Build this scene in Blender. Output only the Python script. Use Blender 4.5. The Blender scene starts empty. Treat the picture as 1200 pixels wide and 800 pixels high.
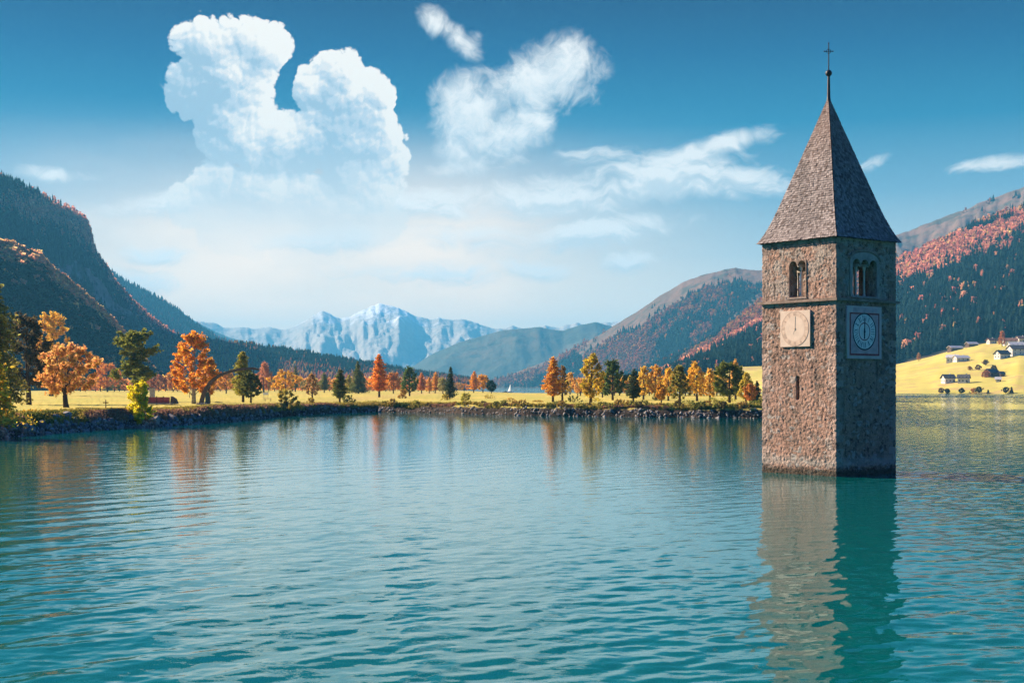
import bpy, bmesh, math, random
import numpy as np
from mathutils import Vector, Matrix, noise as mnoise

R = math.radians
scene = bpy.context.scene
col = scene.collection
F = 1600.0            # focal length in photo pixels (photo is 1200 wide)
HOR = 452.0           # the photo row of the horizon
EYE = 6.06            # eye height above the lake

# ------------------------------------------------------------------ camera
cam_d = bpy.data.cameras.new("camera")
cam = bpy.data.objects.new("camera", cam_d)
col.objects.link(cam)
cam.location = (0, 0, EYE)
cam.rotation_euler = (R(90), 0, 0)
cam_d.sensor_width = 36.0
cam_d.lens = F / 1200 * 36
cam_d.shift_y = (HOR - 400) / 1200
cam_d.clip_start = 0.5
cam_d.clip_end = 60000
scene.camera = cam

# ------------------------------------------------------------------ sun + exposure
SUN_AZ = math.atan2(-0.87, 0.49)      # measured from +Y towards +X
SUN_EL = R(30)
sd = bpy.data.lights.new("sun", 'SUN')
sd.energy = 5.0
sd.angle = R(0.5)
sd.color = (1.0, 0.81, 0.61)
sun = bpy.data.objects.new("sun", sd)
col.objects.link(sun)
sv = Vector((math.sin(SUN_AZ) * math.cos(SUN_EL), math.cos(SUN_AZ) * math.cos(SUN_EL), math.sin(SUN_EL)))
sun.rotation_euler = sv.to_track_quat('Z', 'Y').to_euler()
vs = scene.view_settings
vs.view_transform = 'Standard'
vs.look = 'None'
EXPO = 1.5             # the photograph is exposed bright
vs.exposure = EXPO
vs.gamma = 1.0
vs.use_curve_mapping = False
cy = scene.cycles
cy.max_bounces = 6
cy.diffuse_bounces = 2
cy.glossy_bounces = 3
cy.transmission_bounces = 3
cy.transparent_max_bounces = 6
cy.volume_bounces = 0
cy.caustics_reflective = False
cy.caustics_refractive = False
cy.use_denoising = True
cy.denoising_prefilter = 'FAST'


# ------------------------------------------------------------------ node helper
class NT:
    def __init__(s, tree):
        s.t = tree

    def n(s, typ, **kw):
        nd = s.t.nodes.new(typ)
        for k, v in kw.items():
            setattr(nd, k, v)
        return nd

    def link(s, a, b):
        s.t.links.new(a, b)

    def put(s, sock, v):
        if v is None:
            return
        if isinstance(v, bpy.types.NodeSocket):
            s.link(v, sock)
        else:
            if sock.type == 'RGBA' and hasattr(v, '__len__') and len(v) == 3:
                v = (*v, 1)
            sock.default_value = v

    def m(s, op, a, b=None, c=None, clamp=False):
        nd = s.n('ShaderNodeMath', operation=op, use_clamp=clamp)
        for i, v in enumerate((a, b, c)):
            s.put(nd.inputs[i], v)
        return nd.outputs[0]

    def v(s, op, a, b=None, scale=None):
        nd = s.n('ShaderNodeVectorMath', operation=op)
        s.put(nd.inputs[0], a)
        if b is not None:
            s.put(nd.inputs[1], b)
        if scale is not None:
            s.put(nd.inputs['Scale'], scale)
        return nd.outputs['Value'] if op in ('DOT_PRODUCT', 'LENGTH', 'DISTANCE') else nd.outputs[0]

    def mix(s, f, a, b, blend='MIX'):
        nd = s.n('ShaderNodeMix', data_type='RGBA', blend_type=blend)
        nd.clamp_factor = True
        s.put(nd.inputs[0], f)
        s.put(nd.inputs[6], a)
        s.put(nd.inputs[7], b)
        return nd.outputs[2]

    def step(s, x, lo, hi, a=0.0, b=1.0, interp='SMOOTHSTEP'):
        nd = s.n('ShaderNodeMapRange', interpolation_type=interp)
        s.put(nd.inputs[0], x)
        for i, q in enumerate((lo, hi, a, b)):
            s.put(nd.inputs[i + 1], q)
        return nd.outputs[0]

    def noise(s, vec, scale, detail=4, rough=0.5, dist=0.0, dim='3D', out=0, lac=2.0):
        nd = s.n('ShaderNodeTexNoise', noise_dimensions=dim)
        s.put(nd.inputs['Vector'], vec)
        s.put(nd.inputs['Scale'], scale)
        nd.inputs['Detail'].default_value = detail
        nd.inputs['Roughness'].default_value = rough
        nd.inputs['Lacunarity'].default_value = lac
        nd.inputs['Distortion'].default_value = dist
        return nd.outputs[out]

    def voro(s, vec, scale, feature='F1', detail=0, rough=0.5, rnd=1.0, out='Distance', dim='3D', smooth=None):
        nd = s.n('ShaderNodeTexVoronoi', feature=feature, voronoi_dimensions=dim)
        s.put(nd.inputs['Vector'], vec)
        s.put(nd.inputs['Scale'], scale)
        if 'Detail' in nd.inputs:
            nd.inputs['Detail'].default_value = detail
            nd.inputs['Roughness'].default_value = rough
        nd.inputs['Randomness'].default_value = rnd
        if smooth is not None and 'Smoothness' in nd.inputs:
            nd.inputs['Smoothness'].default_value = smooth
        return nd.outputs[out]

    def map(s, vec, loc=(0, 0, 0), rot=(0, 0, 0), scale=(1, 1, 1)):
        nd = s.n('ShaderNodeMapping')
        s.put(nd.inputs[0], vec)
        nd.inputs[1].default_value = loc
        nd.inputs[2].default_value = rot
        nd.inputs[3].default_value = scale
        return nd.outputs[0]


# ------------------------------------------------------------------ world: sky with clouds
def sky_uv(px, py):
    """photo direction -> sky coordinates (hundredths of 1/16 rad): azimuth, elevation"""
    x, z = (px - 600) / F, (HOR - py) / F
    return math.atan(x) * 16, math.atan(z / math.hypot(1, x)) * 16


def cloud_group(name, lobes, kind, amp, scale, seed):
    """relief of one family of clouds over the sky: >0 inside a cloud"""
    g = bpy.data.node_groups.new(name, 'ShaderNodeTree')
    g.interface.new_socket('P', in_out='INPUT', socket_type='NodeSocketVector')
    g.interface.new_socket('H', in_out='OUTPUT', socket_type='NodeSocketFloat')
    t = NT(g)
    gi, go = t.n('NodeGroupInput'), t.n('NodeGroupOutput')
    P = gi.outputs[0]
    f = None
    for (px, py, rx, ry, rot, gain) in lobes:
        u, v = sky_uv(px, py)
        d = t.v('SUBTRACT', P, (u, v, 0))
        if rot:
            nd = t.n('ShaderNodeVectorRotate', rotation_type='Z_AXIS')
            t.put(nd.inputs['Vector'], d)
            nd.inputs['Angle'].default_value = -R(rot)
            d = nd.outputs[0]
        q = t.v('MULTIPLY', d, (100 / rx, 100 / ry, 0))
        e = t.m('SUBTRACT', gain, t.v('DOT_PRODUCT', q, q))
        f = e if f is None else t.m('SMOOTH_MAX', f, e, 0.25)
    f = t.m('MAXIMUM', f, -1.6)
    Ps = t.v('ADD', P, (seed * 7.3, seed * 3.1, seed))
    if kind == 'cumulus':
        w = t.noise(Ps, 2.4, 3, 0.55, dim='2D', out=1)
        Pw = t.v('ADD', Ps, t.v('SCALE', t.v('SUBTRACT', w, (0.5, 0.5, 0.5)), scale=0.16))
        h = t.m('MULTIPLY', t.m('SUBTRACT', t.noise(Pw, 1.8, 6, 0.6, dim='2D'), 0.5), amp * 1.1)
        for k, (f_, g_) in enumerate(((1.0, 1.0), (2.1, 0.58), (4.5, 0.32), (9.5, 0.17))):
            d_ = t.voro(t.v('ADD', Pw, (3.7 * k, 1.9 * k, 0)), scale * f_, 'F1', 0, dim='2D')
            h = t.m('ADD', h, t.m('MULTIPLY', t.m('SUBTRACT', 0.20, t.m('MULTIPLY', d_, d_)), amp * g_ * 1.5))
    else:
        st = (1, 1, 1) if kind == 'fluff' else (0.38, 1.3, 1)
        w = t.noise(Ps, 1.3, 3, 0.55, dim='2D', out=1)
        Pw = t.v('ADD', Ps, t.v('SCALE', t.v('SUBTRACT', w, (0.5, 0.5, 0.5)), scale=0.7))
        Pm = t.v('MULTIPLY', Pw, st)
        h = t.m('MULTIPLY', t.m('SUBTRACT', t.noise(Pm, scale, 7, 0.64, dim='2D'), 0.5), amp)
    t.link(t.m('ADD', f, h), go.inputs[0])
    return g


def use_group(t, g, vec):
    nd = t.n('ShaderNodeGroup')
    nd.node_tree = g
    t.put(nd.inputs[0], vec)
    return nd.outputs[0]


BG = 0.09            # world strength
world = bpy.data.worlds.new("World")
scene.world = world
world.use_nodes = True
wt = world.node_tree
wt.nodes.clear()
t = NT(wt)
tc = t.n('ShaderNodeTexCoord')
D = tc.outputs['Generated']
sep = t.n('ShaderNodeSeparateXYZ')
t.link(D, sep.inputs[0])
dx, dy, dz = sep.outputs
# Nishita sky; the direction is lifted so that the deep blue of the upper sky starts low, as in the clear mountain air
nis = t.n('ShaderNodeTexSky', sky_type='NISHITA')
nis.sun_disc = False
nis.sun_elevation = SUN_EL
nis.sun_rotation = SUN_AZ
nis.altitude = 1500
nis.air_density = 1.0
nis.dust_density = 0.3
nis.ozone_density = 3.0
cmb = t.n('ShaderNodeCombineXYZ')
t.link(dx, cmb.inputs[0])
t.link(dy, cmb.inputs[1])
t.link(t.m('MULTIPLY', t.m('MAXIMUM', dz, 0.0), 2.6), cmb.inputs[2])
t.link(t.v('NORMALIZE', cmb.outputs[0]), nis.inputs[0])
el = t.m('MULTIPLY', t.m('ARCSINE', dz), 16)
az = t.m('MULTIPLY', t.m('ARCTAN2', dx, dy), 16)
cp = t.n('ShaderNodeCombineXYZ')
t.link(az, cp.inputs[0])
t.link(el, cp.inputs[1])
P = cp.outputs[0]
cr = t.n('ShaderNodeValToRGB')
t.link(t.m('DIVIDE', el, 6.0), cr.inputs[0])
e = cr.color_ramp.elements
stops = [(0.0, (2.4, 1.65, 0.7)), (0.8, (1.5, 1.2, .78)), (1.5, (.66, .72, .66)), (2.2, (.23, .43, .54)), (3.0, (.015, .215, .37)), (3.8, (.0, .09, .225)), (4.6, (.0, .012, .085)), (6.0, (.0, .06, .24))]
while len(e) < len(stops):
    e.new(0.5)
for k, (p_, c_) in enumerate(stops):
    e[k].position = p_ / 6.0
    e[k].color = (*(v_ / 3 for v_ in c_), 1)
def emit(c):          # a radiance as seen in the picture -> colour before the world strength
    return tuple(x / BG / 2 ** EXPO for x in c)


# clear mountain air: the low sky as it looks over this valley, going over into the plain Nishita sky higher up
ramp = t.v('SCALE', cr.outputs[0], scale=3.0 / BG / 2 ** EXPO)
sky = t.mix(t.step(el, 4.5, 9.0, 0.95, 0.2), t.v('MULTIPLY', nis.outputs[0], (0.16, 0.57, 1.15)), ramp)
# away from the bright valley opening the sky is a deeper, plainer blue
turn = t.step(t.m('ABSOLUTE', az), 10.0, 20.0)
sky = t.mix(turn, sky, t.v('MULTIPLY', sky, (0.25, 0.66, 1.05)))
plain = sky
# milky air and thin cloud low over the valley
ban = t.noise(t.v('MULTIPLY', P, (0.5, 1.4, 1)), 0.8, 4, 0.55, dim='2D')
side = t.step(t.m('ABSOLUTE', t.m('ADD', az, 2.1)), 0.8, 5.5, 1.0, 0.0)
milk = t.m('MULTIPLY', t.m('MULTIPLY', t.step(el, 1.5, 3.3, 1.0, 0.0), side), t.step(ban, 0.25, 0.65, 0.7, 1.0))
mr = t.n('ShaderNodeValToRGB')
t.link(t.m('DIVIDE', el, 3.2), mr.inputs[0])
e = mr.color_ramp.elements
e.new(0.47)
for k, (p_, c_) in enumerate([(0.0, (2.65, 1.65, 0.85)), (0.47, (1.66, 1.24, 0.90)), (1.0, (1.22, 1.08, 0.98))]):
    e[k].position = p_
    e[k].color = (*(v_ / 3.6 for v_ in c_), 1)
sky = t.mix(milk, sky, t.v('SCALE', mr.outputs[0], scale=3.6 / BG / 2 ** EXPO))

CUM = [(258, 84, 66, 60, 0, 1), (304, 62, 42, 40, 0, 1), (248, 58, 44, 36, 0, 1), (226, 108, 34, 38, 0, 1), (262, 138, 44, 50, 0, 1), (290, 165, 50, 50, 0, 1),
       (330, 178, 52, 50, 0, 1), (362, 102, 28, 26, 0, 1), (404, 106, 52, 46, 0, 1), (432, 130, 34, 44, 0, 1), (400, 165, 58, 62, 0, 1), (438, 180, 42, 50, 0, 1),
       (330, 245, 130, 70, 0, 1), (262, 225, 46, 46, 0, 0.9), (420, 240, 60, 58, 0, 1)]
FLU = [(556, 132, 60, 48, 20, 1.0), (618, 100, 66, 40, 35, 1.05), (664, 84, 48, 46, 0, 1.05), (545, 172, 44, 44, 0, 0.75), (600, 150, 56, 40, 30, 0.9),
       (512, 28, 30, 20, -35, 0.8), (532, 42, 34, 18, -35, 0.85), (552, 54, 24, 18, -35, 0.75)]
STR = [(500, 240, 120, 20, 0, 0.95), (640, 230, 140, 28, 5, 1.0), (750, 212, 120, 34, 12, 1.0), (860, 213, 88, 20, -2, 1.05), (905, 212, 36, 9, 0, 0.9), (852, 166, 58, 15, 10, 0.95), (800, 188, 70, 20, 25, 0.85),
       (1168, 191, 54, 11, 5, 0.85), (78, 206, 64, 12, -5, 0.5), (195, 238, 76, 20, 8, 0.8), (185, 300, 60, 14, 0, 0.6), (630, 315, 56, 17, -5, 0.7), (735, 308, 42, 20, 0, 0.7),
       (690, 275, 130, 26, 8, 0.75), (560, 195, 70, 16, 5, 0.5), (700, 182, 80, 16, 8, 0.4), (1015, 195, 40, 12, 25, 0.3), (420, 278, 120, 22, 4, 0.7), (560, 280, 100, 22, 0, 0.6), (480, 320, 120, 22, 0, 0.6), (140, 330, 90, 20, -4, 0.6)]
gc = cloud_group('cumulus relief', CUM, 'cumulus', 0.55, 2.5, 1)
gf = cloud_group('fluff relief', FLU, 'fluff', 2.3, 2.0, 3)
gs = cloud_group('streak relief', STR, 'streak', 2.9, 2.0, 5)

# streaks
h = use_group(t, gs, P)
h2 = use_group(t, gs, t.v('ADD', P, (0.03, 0.10, 0)))
lit = t.step(t.m('SUBTRACT', h, h2), -0.35, 0.35)
c = t.mix(lit, emit((0.80, 0.86, 0.88)), emit((1.15, 1.12, 1.06)))
sky = t.mix(t.m('MULTIPLY', t.step(h, -0.25, 1.15), 0.88), sky, c)
# fluffy wind-torn cloud
h = use_group(t, gf, P)
h2 = use_group(t, gf, t.v('ADD', P, (0.07, 0.12, 0)))
lit = t.step(t.m('SUBTRACT', h, h2), -0.8, 0.7)
c = t.mix(lit, emit((0.70, 0.80, 0.86)), emit((1.16, 1.13, 1.07)))
sky = t.mix(t.m('MULTIPLY', t.step(h, -0.2, 1.1), 0.92), sky, c)
sky_open = sky
# towering cumulus
h = use_group(t, gc, P)
ha = use_group(t, gc, t.v('ADD', P, (0.03, 0.045, 0)))
hb = use_group(t, gc, t.v('ADD', P, (0.13, 0.18, 0)))
l1 = t.m('MULTIPLY', t.m('SUBTRACT', h, ha), 1.1)
l2 = t.m('MULTIPLY', t.m('SUBTRACT', h, hb), 0.62)
# the large form: the upper right of each tower faces the light
big = t.step(t.noise(t.v('ADD', P, (0.15, 0.1, 3)), 0.9, 2, 0.5, dim='2D'), 0.3, 0.7, -0.22, 0.18)
thick = t.step(h, 0.15, 1.3, 0.16, -0.20)
# hollows turned away from the light: the lower left of each tower
for (px_, py_, rx_, ry_, k_) in ((228, 118, 62, 58, 0.55), (262, 160, 46, 60, 0.45), (372, 200, 40, 66, 0.38), (300, 232, 70, 34, 0.30), (268, 92, 30, 20, 0.25)):
    u_, v_ = sky_uv(px_, py_)
    q_ = t.v('MULTIPLY', t.v('SUBTRACT', P, (u_, v_, 0)), (100 / rx_, 100 / ry_, 0))
    big = t.m('SUBTRACT', big, t.m('MULTIPLY', t.step(t.v('LENGTH', q_), 0.1, 1.35, 1.0, 0.0), k_ * 0.62))
lit = t.m('ADD', t.m('ADD', t.m('ADD', l1, l2), t.m('ADD', big, thick)), 0.58)
sh_ = t.n('ShaderNodeValToRGB')
t.link(lit, sh_.inputs[0])
e = sh_.color_ramp.elements
e.new(0.45)
e.new(0.8)
sh_.color_ramp.interpolation = 'EASE'
for k, (p_, c_) in enumerate([(0.0, (.42, .58, .71)), (0.40, (.62, .73, .82)), (0.74, (.90, .91, .90)), (1.0, (1.12, 1.06, .97))]):
    e[k].position = p_
    e[k].color = (*(v_ / 1.2 for v_ in c_), 1)
c = t.v('SCALE', sh_.outputs[0], scale=1.2 / BG / 2 ** EXPO)
low = t.step(el, 1.5, 3.0)
c = t.mix(low, emit((1.0, 0.98, 0.92)), c)
a = t.m('MULTIPLY', t.step(h, 0.0, 0.16), t.step(el, 1.2, 2.5))
sky_cum = t.mix(a, sky_open, c)


def backdrop_shader(colour):
    b_ = t.n('ShaderNodeBackground')
    b_.inputs['Strength'].default_value = BG
    t.link(colour, b_.inputs['Color'])
    return b_.outputs[0]


def within(x, lo, hi):
    return t.m('MULTIPLY', t.m('GREATER_THAN', x, lo), t.m('LESS_THAN', x, hi))


# the cloud shaders are only worked out where there are clouds
ms1 = t.n('ShaderNodeMixShader')
t.link(t.m('MULTIPLY', within(az, -4.6, -0.9), within(el, 1.1, 4.7)), ms1.inputs[0])
t.link(backdrop_shader(sky_open), ms1.inputs[1])
t.link(backdrop_shader(sky_cum), ms1.inputs[2])
ms = t.n('ShaderNodeMixShader')
t.link(t.m('MULTIPLY', within(az, -9, 9), within(el, 0.0, 5.0)), ms.inputs[0])
t.link(backdrop_shader(plain), ms.inputs[1])
t.link(ms1.outputs[0], ms.inputs[2])
wo = t.n('ShaderNodeOutputWorld')
t.link(ms.outputs[0], wo.inputs[0])
world.cycles.sampling_method = 'MANUAL'
world.cycles.sample_map_resolution = 512

# ------------------------------------------------------------------ general helpers
rng = np.random.default_rng(11)
random.seed(5)


def tag(o, label=None, cat=None, group=None, kind=None):
    for k, v in (('label', label), ('category', cat), ('group', group), ('kind', kind)):
        if v:
            o[k] = v
    return o


def empty(name, loc, rz=0.0):
    o = bpy.data.objects.new(name, None)
    o.empty_display_size = 0.5
    o.location = loc
    o.rotation_euler = (0, 0, rz)
    col.objects.link(o)
    return o


def mesh_obj(name, verts, faces, mats, parent=None, smooth=False, loc=None, fmat=None):
    """verts (n,3) array, faces: (m,k) array or a list of lists"""
    me = bpy.data.meshes.new(name)
    verts = np.asarray(verts, dtype=np.float32).reshape(-1, 3)
    if isinstance(faces, np.ndarray):
        m, k = faces.shape
        me.vertices.add(len(verts))
        me.vertices.foreach_set('co', verts.ravel())
        me.loops.add(m * k)
        me.loops.foreach_set('vertex_index', faces.astype(np.int32).ravel())
        me.polygons.add(m)
        me.polygons.foreach_set('loop_start', np.arange(0, m * k, k, dtype=np.int32))
        me.polygons.foreach_set('loop_total', np.full(m, k, dtype=np.int32))
        me.update(calc_edges=True)
    else:
        me.from_pydata([tuple(v) for v in verts], [], faces)
        me.update()
    for mt in (mats if isinstance(mats, (list, tuple)) else [mats]):
        me.materials.append(mt)
    if fmat is not None:
        me.polygons.foreach_set('material_index', np.asarray(fmat, dtype=np.int32))
    if smooth:
        me.polygons.foreach_set('use_smooth', np.ones(len(me.polygons), dtype=bool))
    o = bpy.data.objects.new(name, me)
    col.objects.link(o)
    if parent is not None:
        o.parent = parent
    if loc is not None:
        o.location = loc
    return o


def bm_obj(name, bm, mats, parent=None, smooth=False, loc=None):
    me = bpy.data.meshes.new(name)
    bmesh.ops.recalc_face_normals(bm, faces=bm.faces)
    bm.to_mesh(me)
    bm.free()
    for mt in (mats if isinstance(mats, (list, tuple)) else [mats]):
        me.materials.append(mt)
    if smooth:
        for p in me.polygons:
            p.use_smooth = True
    o = bpy.data.objects.new(name, me)
    col.objects.link(o)
    if parent is not None:
        o.parent = parent
    if loc is not None:
        o.location = loc
    return o


def box(bm, lo, hi, bevel=0.0):
    vs_ = [bm.verts.new((x, y, z)) for x in (lo[0], hi[0]) for y in (lo[1], hi[1]) for z in (lo[2], hi[2])]
    fs = [bm.faces.new([vs_[i] for i in q]) for q in ((0, 1, 3, 2), (4, 6, 7, 5), (0, 4, 5, 1), (2, 3, 7, 6), (0, 2, 6, 4), (1, 5, 7, 3))]
    if bevel:
        es = list({e for f in fs for e in f.edges})
        bmesh.ops.bevel(bm, geom=es, offset=bevel, segments=1, affect='EDGES')


def tube(bm, pts, rad, n=8, cap=True):
    rings = []
    for i, p in enumerate(pts):
        p = Vector(p)
        a = Vector(pts[max(i - 1, 0)])
        b = Vector(pts[min(i + 1, len(pts) - 1)])
        d = (b - a).normalized()
        u = d.orthogonal().normalized()
        w = d.cross(u)
        r = rad[i] if hasattr(rad, '__len__') else rad
        rings.append([bm.verts.new(p + (u * math.cos(k * 2 * math.pi / n) + w * math.sin(k * 2 * math.pi / n)) * r) for k in range(n)])
    for a, b in zip(rings, rings[1:]):
        for k in range(n):
            bm.faces.new((a[k], a[(k + 1) % n], b[(k + 1) % n], b[k]))
    if cap:
        bm.faces.new(rings[0])
        bm.faces.new(rings[-1])


def _hash(ix, iy, seed):
    h = (ix.astype(np.int64) * 374761393 + iy.astype(np.int64) * 668265263 + seed * 1442695041) & 0xFFFFFFFF
    h = ((h ^ (h >> 13)) * 1274126177) & 0xFFFFFFFF
    return ((h ^ (h >> 16)) & 0xFFFFFF) / float(0xFFFFFF)


def vnoise(x, y, seed=0):
    x, y = np.asarray(x, float), np.asarray(y, float)
    ix, iy = np.floor(x), np.floor(y)
    fx, fy = x - ix, y - iy
    fx, fy = fx * fx * fx * (fx * (fx * 6 - 15) + 10), fy * fy * fy * (fy * (fy * 6 - 15) + 10)
    a, b = _hash(ix, iy, seed), _hash(ix + 1, iy, seed)
    c, d = _hash(ix, iy + 1, seed), _hash(ix + 1, iy + 1, seed)
    return (a * (1 - fx) + b * fx) * (1 - fy) + (c * (1 - fx) + d * fx) * fy


def fbm(x, y, octv=5, seed=0, gain=0.5):
    s, a, n = 0.0, 1.0, 0.0
    for k in range(octv):
        s = s + a * (vnoise(np.asarray(x) * 2 ** k + 17.3 * k, np.asarray(y) * 2 ** k - 9.1 * k, seed + k) - 0.5)
        n += a
        a *= gain
    return s / n * 2


def ridged(x, y, octv=4, seed=0):
    s, a, n = 0.0, 1.0, 0.0
    for k in range(octv):
        s = s + a * (1 - np.abs(2 * vnoise(np.asarray(x) * 2 ** k + 5.3 * k, np.asarray(y) * 2 ** k, seed + k) - 1))
        n += a
        a *= 0.5
    return s / n


def at(px, py, Y):
    """the place seen in photo direction (px, py) at depth Y"""
    return Vector(((px - 600) / F * Y, Y, EYE + (HOR - py) / F * Y))


def new_mat(name):
    m = bpy.data.materials.new(name)
    m.use_nodes = True
    m.node_tree.nodes.clear()
    t = NT(m.node_tree)
    return m, t


def finish(t, shader):
    o = t.n('ShaderNodeOutputMaterial')
    t.link(shader, o.inputs['Surface'])


def principled(t, color, rough=0.8, spec=0.3, normal=None, metal=0.0):
    b = t.n('ShaderNodeBsdfPrincipled')
    t.put(b.inputs['Base Color'], color)
    t.put(b.inputs['Roughness'], rough)
    b.inputs['Specular IOR Level'].default_value = spec
    b.inputs['Metallic'].default_value = metal
    if normal is not None:
        t.link(normal, b.inputs['Normal'])
    return b.outputs[0]


def bump(t, h, strength, dist, normal=None):
    b = t.n('ShaderNodeBump')
    b.inputs['Strength'].default_value = strength
    t.put(b.inputs['Distance'], dist)
    t.link(h, b.inputs['Height'])
    if normal is not None:
        t.link(normal, b.inputs['Normal'])
    return b.outputs[0]


def plain_mat(name, c, rough=0.7, spec=0.3, var=0.25, scale=3.0, metal=0.0, bmp=0.0):
    m, t = new_mat(name)
    oc = t.n('ShaderNodeTexCoord').outputs['Object']
    nz = t.noise(oc, scale, 5, 0.6)
    f = t.step(nz, 0.3, 0.7, 1 - var, 1 + var, 'LINEAR')
    cc = t.v('SCALE', (*c,), scale=f)
    nrm = bump(t, t.noise(oc, scale * 6, 3), bmp, 0.02) if bmp else None
    finish(t, principled(t, cc, rough, spec, nrm, metal))
    return m


# ------------------------------------------------------------------ ground materials
def slope_mat(name, colors, scale, rock=None, rock_thr=(0.25, 0.5), detail_scale=None, snow=None, stretch=(1, 1, 1), bmp=0.6, bdist=8.0):
    """patchy hillside: mixes of the given ground colours, rock where it is steep, snow high up"""
    m, t = new_mat(name)
    g = t.n('ShaderNodeNewGeometry')
    P_ = t.v('MULTIPLY', g.outputs['Position'], stretch)
    n1 = t.noise(P_, scale, 8, 0.62)
    n2 = t.noise(P_, scale * 3.7, 6, 0.65)
    c = t.mix(t.step(n1, 0.42, 0.58), colors[0], colors[1])
    if len(colors) > 2:
        c = t.mix(t.step(n2, 0.50, 0.62), c, colors[2])
    if rock is not None:
        sx = t.n('ShaderNodeSeparateXYZ')
        t.link(g.outputs['Normal'], sx.inputs[0])
        k = t.m('ADD', sx.outputs[2], t.m('MULTIPLY', t.m('SUBTRACT', n2, 0.5), 0.9))
        rk = t.step(t.noise(t.v('MULTIPLY', P_, (1, 1, 2.6)), scale * 6, 8, 0.7), 0.3, 0.7)
        rc = t.mix(rk, tuple(x * 0.45 for x in rock), rock)
        c = t.mix(t.step(k, rock_thr[0], rock_thr[1]), rc, c)
    if snow is not None:
        sp = t.n('ShaderNodeSeparateXYZ')
        t.link(g.outputs['Position'], sp.inputs[0])
        z = t.m('ADD', sp.outputs[2], t.m('MULTIPLY', t.m('SUBTRACT', n2, 0.5), snow[2]))
        c = t.mix(t.step(z, snow[0], snow[1]), c, (0.85, 0.87, 0.9))
    nrm = bump(t, t.noise(P_, detail_scale or scale * 8, 6, 0.65), bmp, bdist)
    finish(t, principled(t, c, 0.95, 0.1, nrm))
    return m


def resample(pts, n, by=0):
    a = np.array([tuple(p) for p in pts], float)
    d = np.r_[0, np.cumsum(np.linalg.norm(np.diff(a[:, :2], axis=0), axis=1))]
    u = np.linspace(0, d[-1], n)
    return np.stack([np.interp(u, d, a[:, k]) for k in range(a.shape[1])], 1)


def loft(name, top, bot, n_t, n_s, mat, jit=0.0, amp=0.0, gul=(6, 0.7), bulge=0.0, back=None, seed=0, power=1.0, kind='structure'):
    """a mountainside between a skyline (photo column, photo row, depth) and a foot line (column, depth, height), plus its far side"""
    T = resample(top, n_t)
    B = np.array(bot, float)
    tp = np.stack([(T[:, 0] - 600) / F * T[:, 2], T[:, 2], EYE + (HOR - T[:, 1]) / F * T[:, 2]], 1)
    by = np.interp(T[:, 0], B[:, 0], B[:, 1])
    bz = np.interp(T[:, 0], B[:, 0], B[:, 2])
    bt = np.stack([(T[:, 0] - 600) / F * by, by, bz], 1)
    u = np.linspace(0, 1, n_t)
    H = np.maximum(tp[:, 2] - bt[:, 2], 1.0)
    tp[:, 2] += fbm(u * n_t / 9.0, u * 0 + seed, 4, seed, 0.6) * jit * H
    s = np.linspace(0, 1, n_s)
    S, U = np.meshgrid(s, u, indexing='ij')
    G = tp[None] * (1 - S[..., None]) + bt[None] * S[..., None]
    prof = (1 - S) ** power + bulge * np.sin(math.pi * S)
    G[..., 2] = bt[None, :, 2] + (tp[None, :, 2] - bt[None, :, 2]) * prof
    env = np.sin(math.pi * np.clip(S, 0, 1)) ** 0.6
    rel = (ridged(U * gul[0], S * gul[1] + U * gul[0] * 0.3, 5, seed + 3) - 0.6) + 0.5 * fbm(U * gul[0] * 3, S * 4, 5, seed + 9)
    G[..., 2] += rel * amp * H[None] * env
    G[..., 2] = np.maximum(G[..., 2], bt[None, :, 2] - 0.5)
    rows = [G]
    nb = 6
    bl = back if back else 0.35
    br = []
    for k in range(1, nb + 1):
        q = tp.copy()
        q[:, 1] += (tp[:, 1] * bl) * k / nb
        q[:, 0] *= q[:, 1] / tp[:, 1]
        q[:, 2] = tp[:, 2] - (tp[:, 2] + 0.8) * (k / nb) ** 1.1
        br.append(q)
    allr = np.concatenate([np.array(br[::-1]), G], 0)
    nr = allr.shape[0]
    idx = np.arange(nr * n_t).reshape(nr, n_t)
    f = np.stack([idx[:-1, :-1], idx[1:, :-1], idx[1:, 1:], idx[:-1, 1:]], -1).reshape(-1, 4)
    o = mesh_obj(name, allr.reshape(-1, 3), f, mat, smooth=True)
    tag(o, kind=kind)
    return G, o


def grid_pick(G, n, r, s_lo=0.0, s_hi=1.0, uniform_px=False):
    """n random places on a lofted slope, spread evenly over its ground"""
    ns, nt = G.shape[:2]
    a = np.linalg.norm(np.cross(G[1:, :-1] - G[:-1, :-1], G[:-1, 1:] - G[:-1, :-1]), axis=-1)
    lo, hi = int(s_lo * (ns - 1)), max(int(s_hi * (ns - 1)), 1)
    a[:lo] = 0
    a[hi:] = 0
    p = (a / a.sum()).ravel()
    c = r.choice(len(p), n, p=p)
    i, j = np.unravel_index(c, a.shape)
    fu, fv = r.random(n)[:, None], r.random(n)[:, None]
    q = (G[i, j] * (1 - fu) + G[i + 1, j] * fu) * (1 - fv) + (G[i, j + 1] * (1 - fu) + G[i + 1, j + 1] * fu) * fv
    return q, (i + fu[:, 0]) / (ns - 1), (j + fv[:, 0]) / (nt - 1)


# ------------------------------------------------------------------ water
m, t = new_mat("lake water")
g = t.n('ShaderNodeNewGeometry')
Pw = g.outputs['Position']
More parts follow.
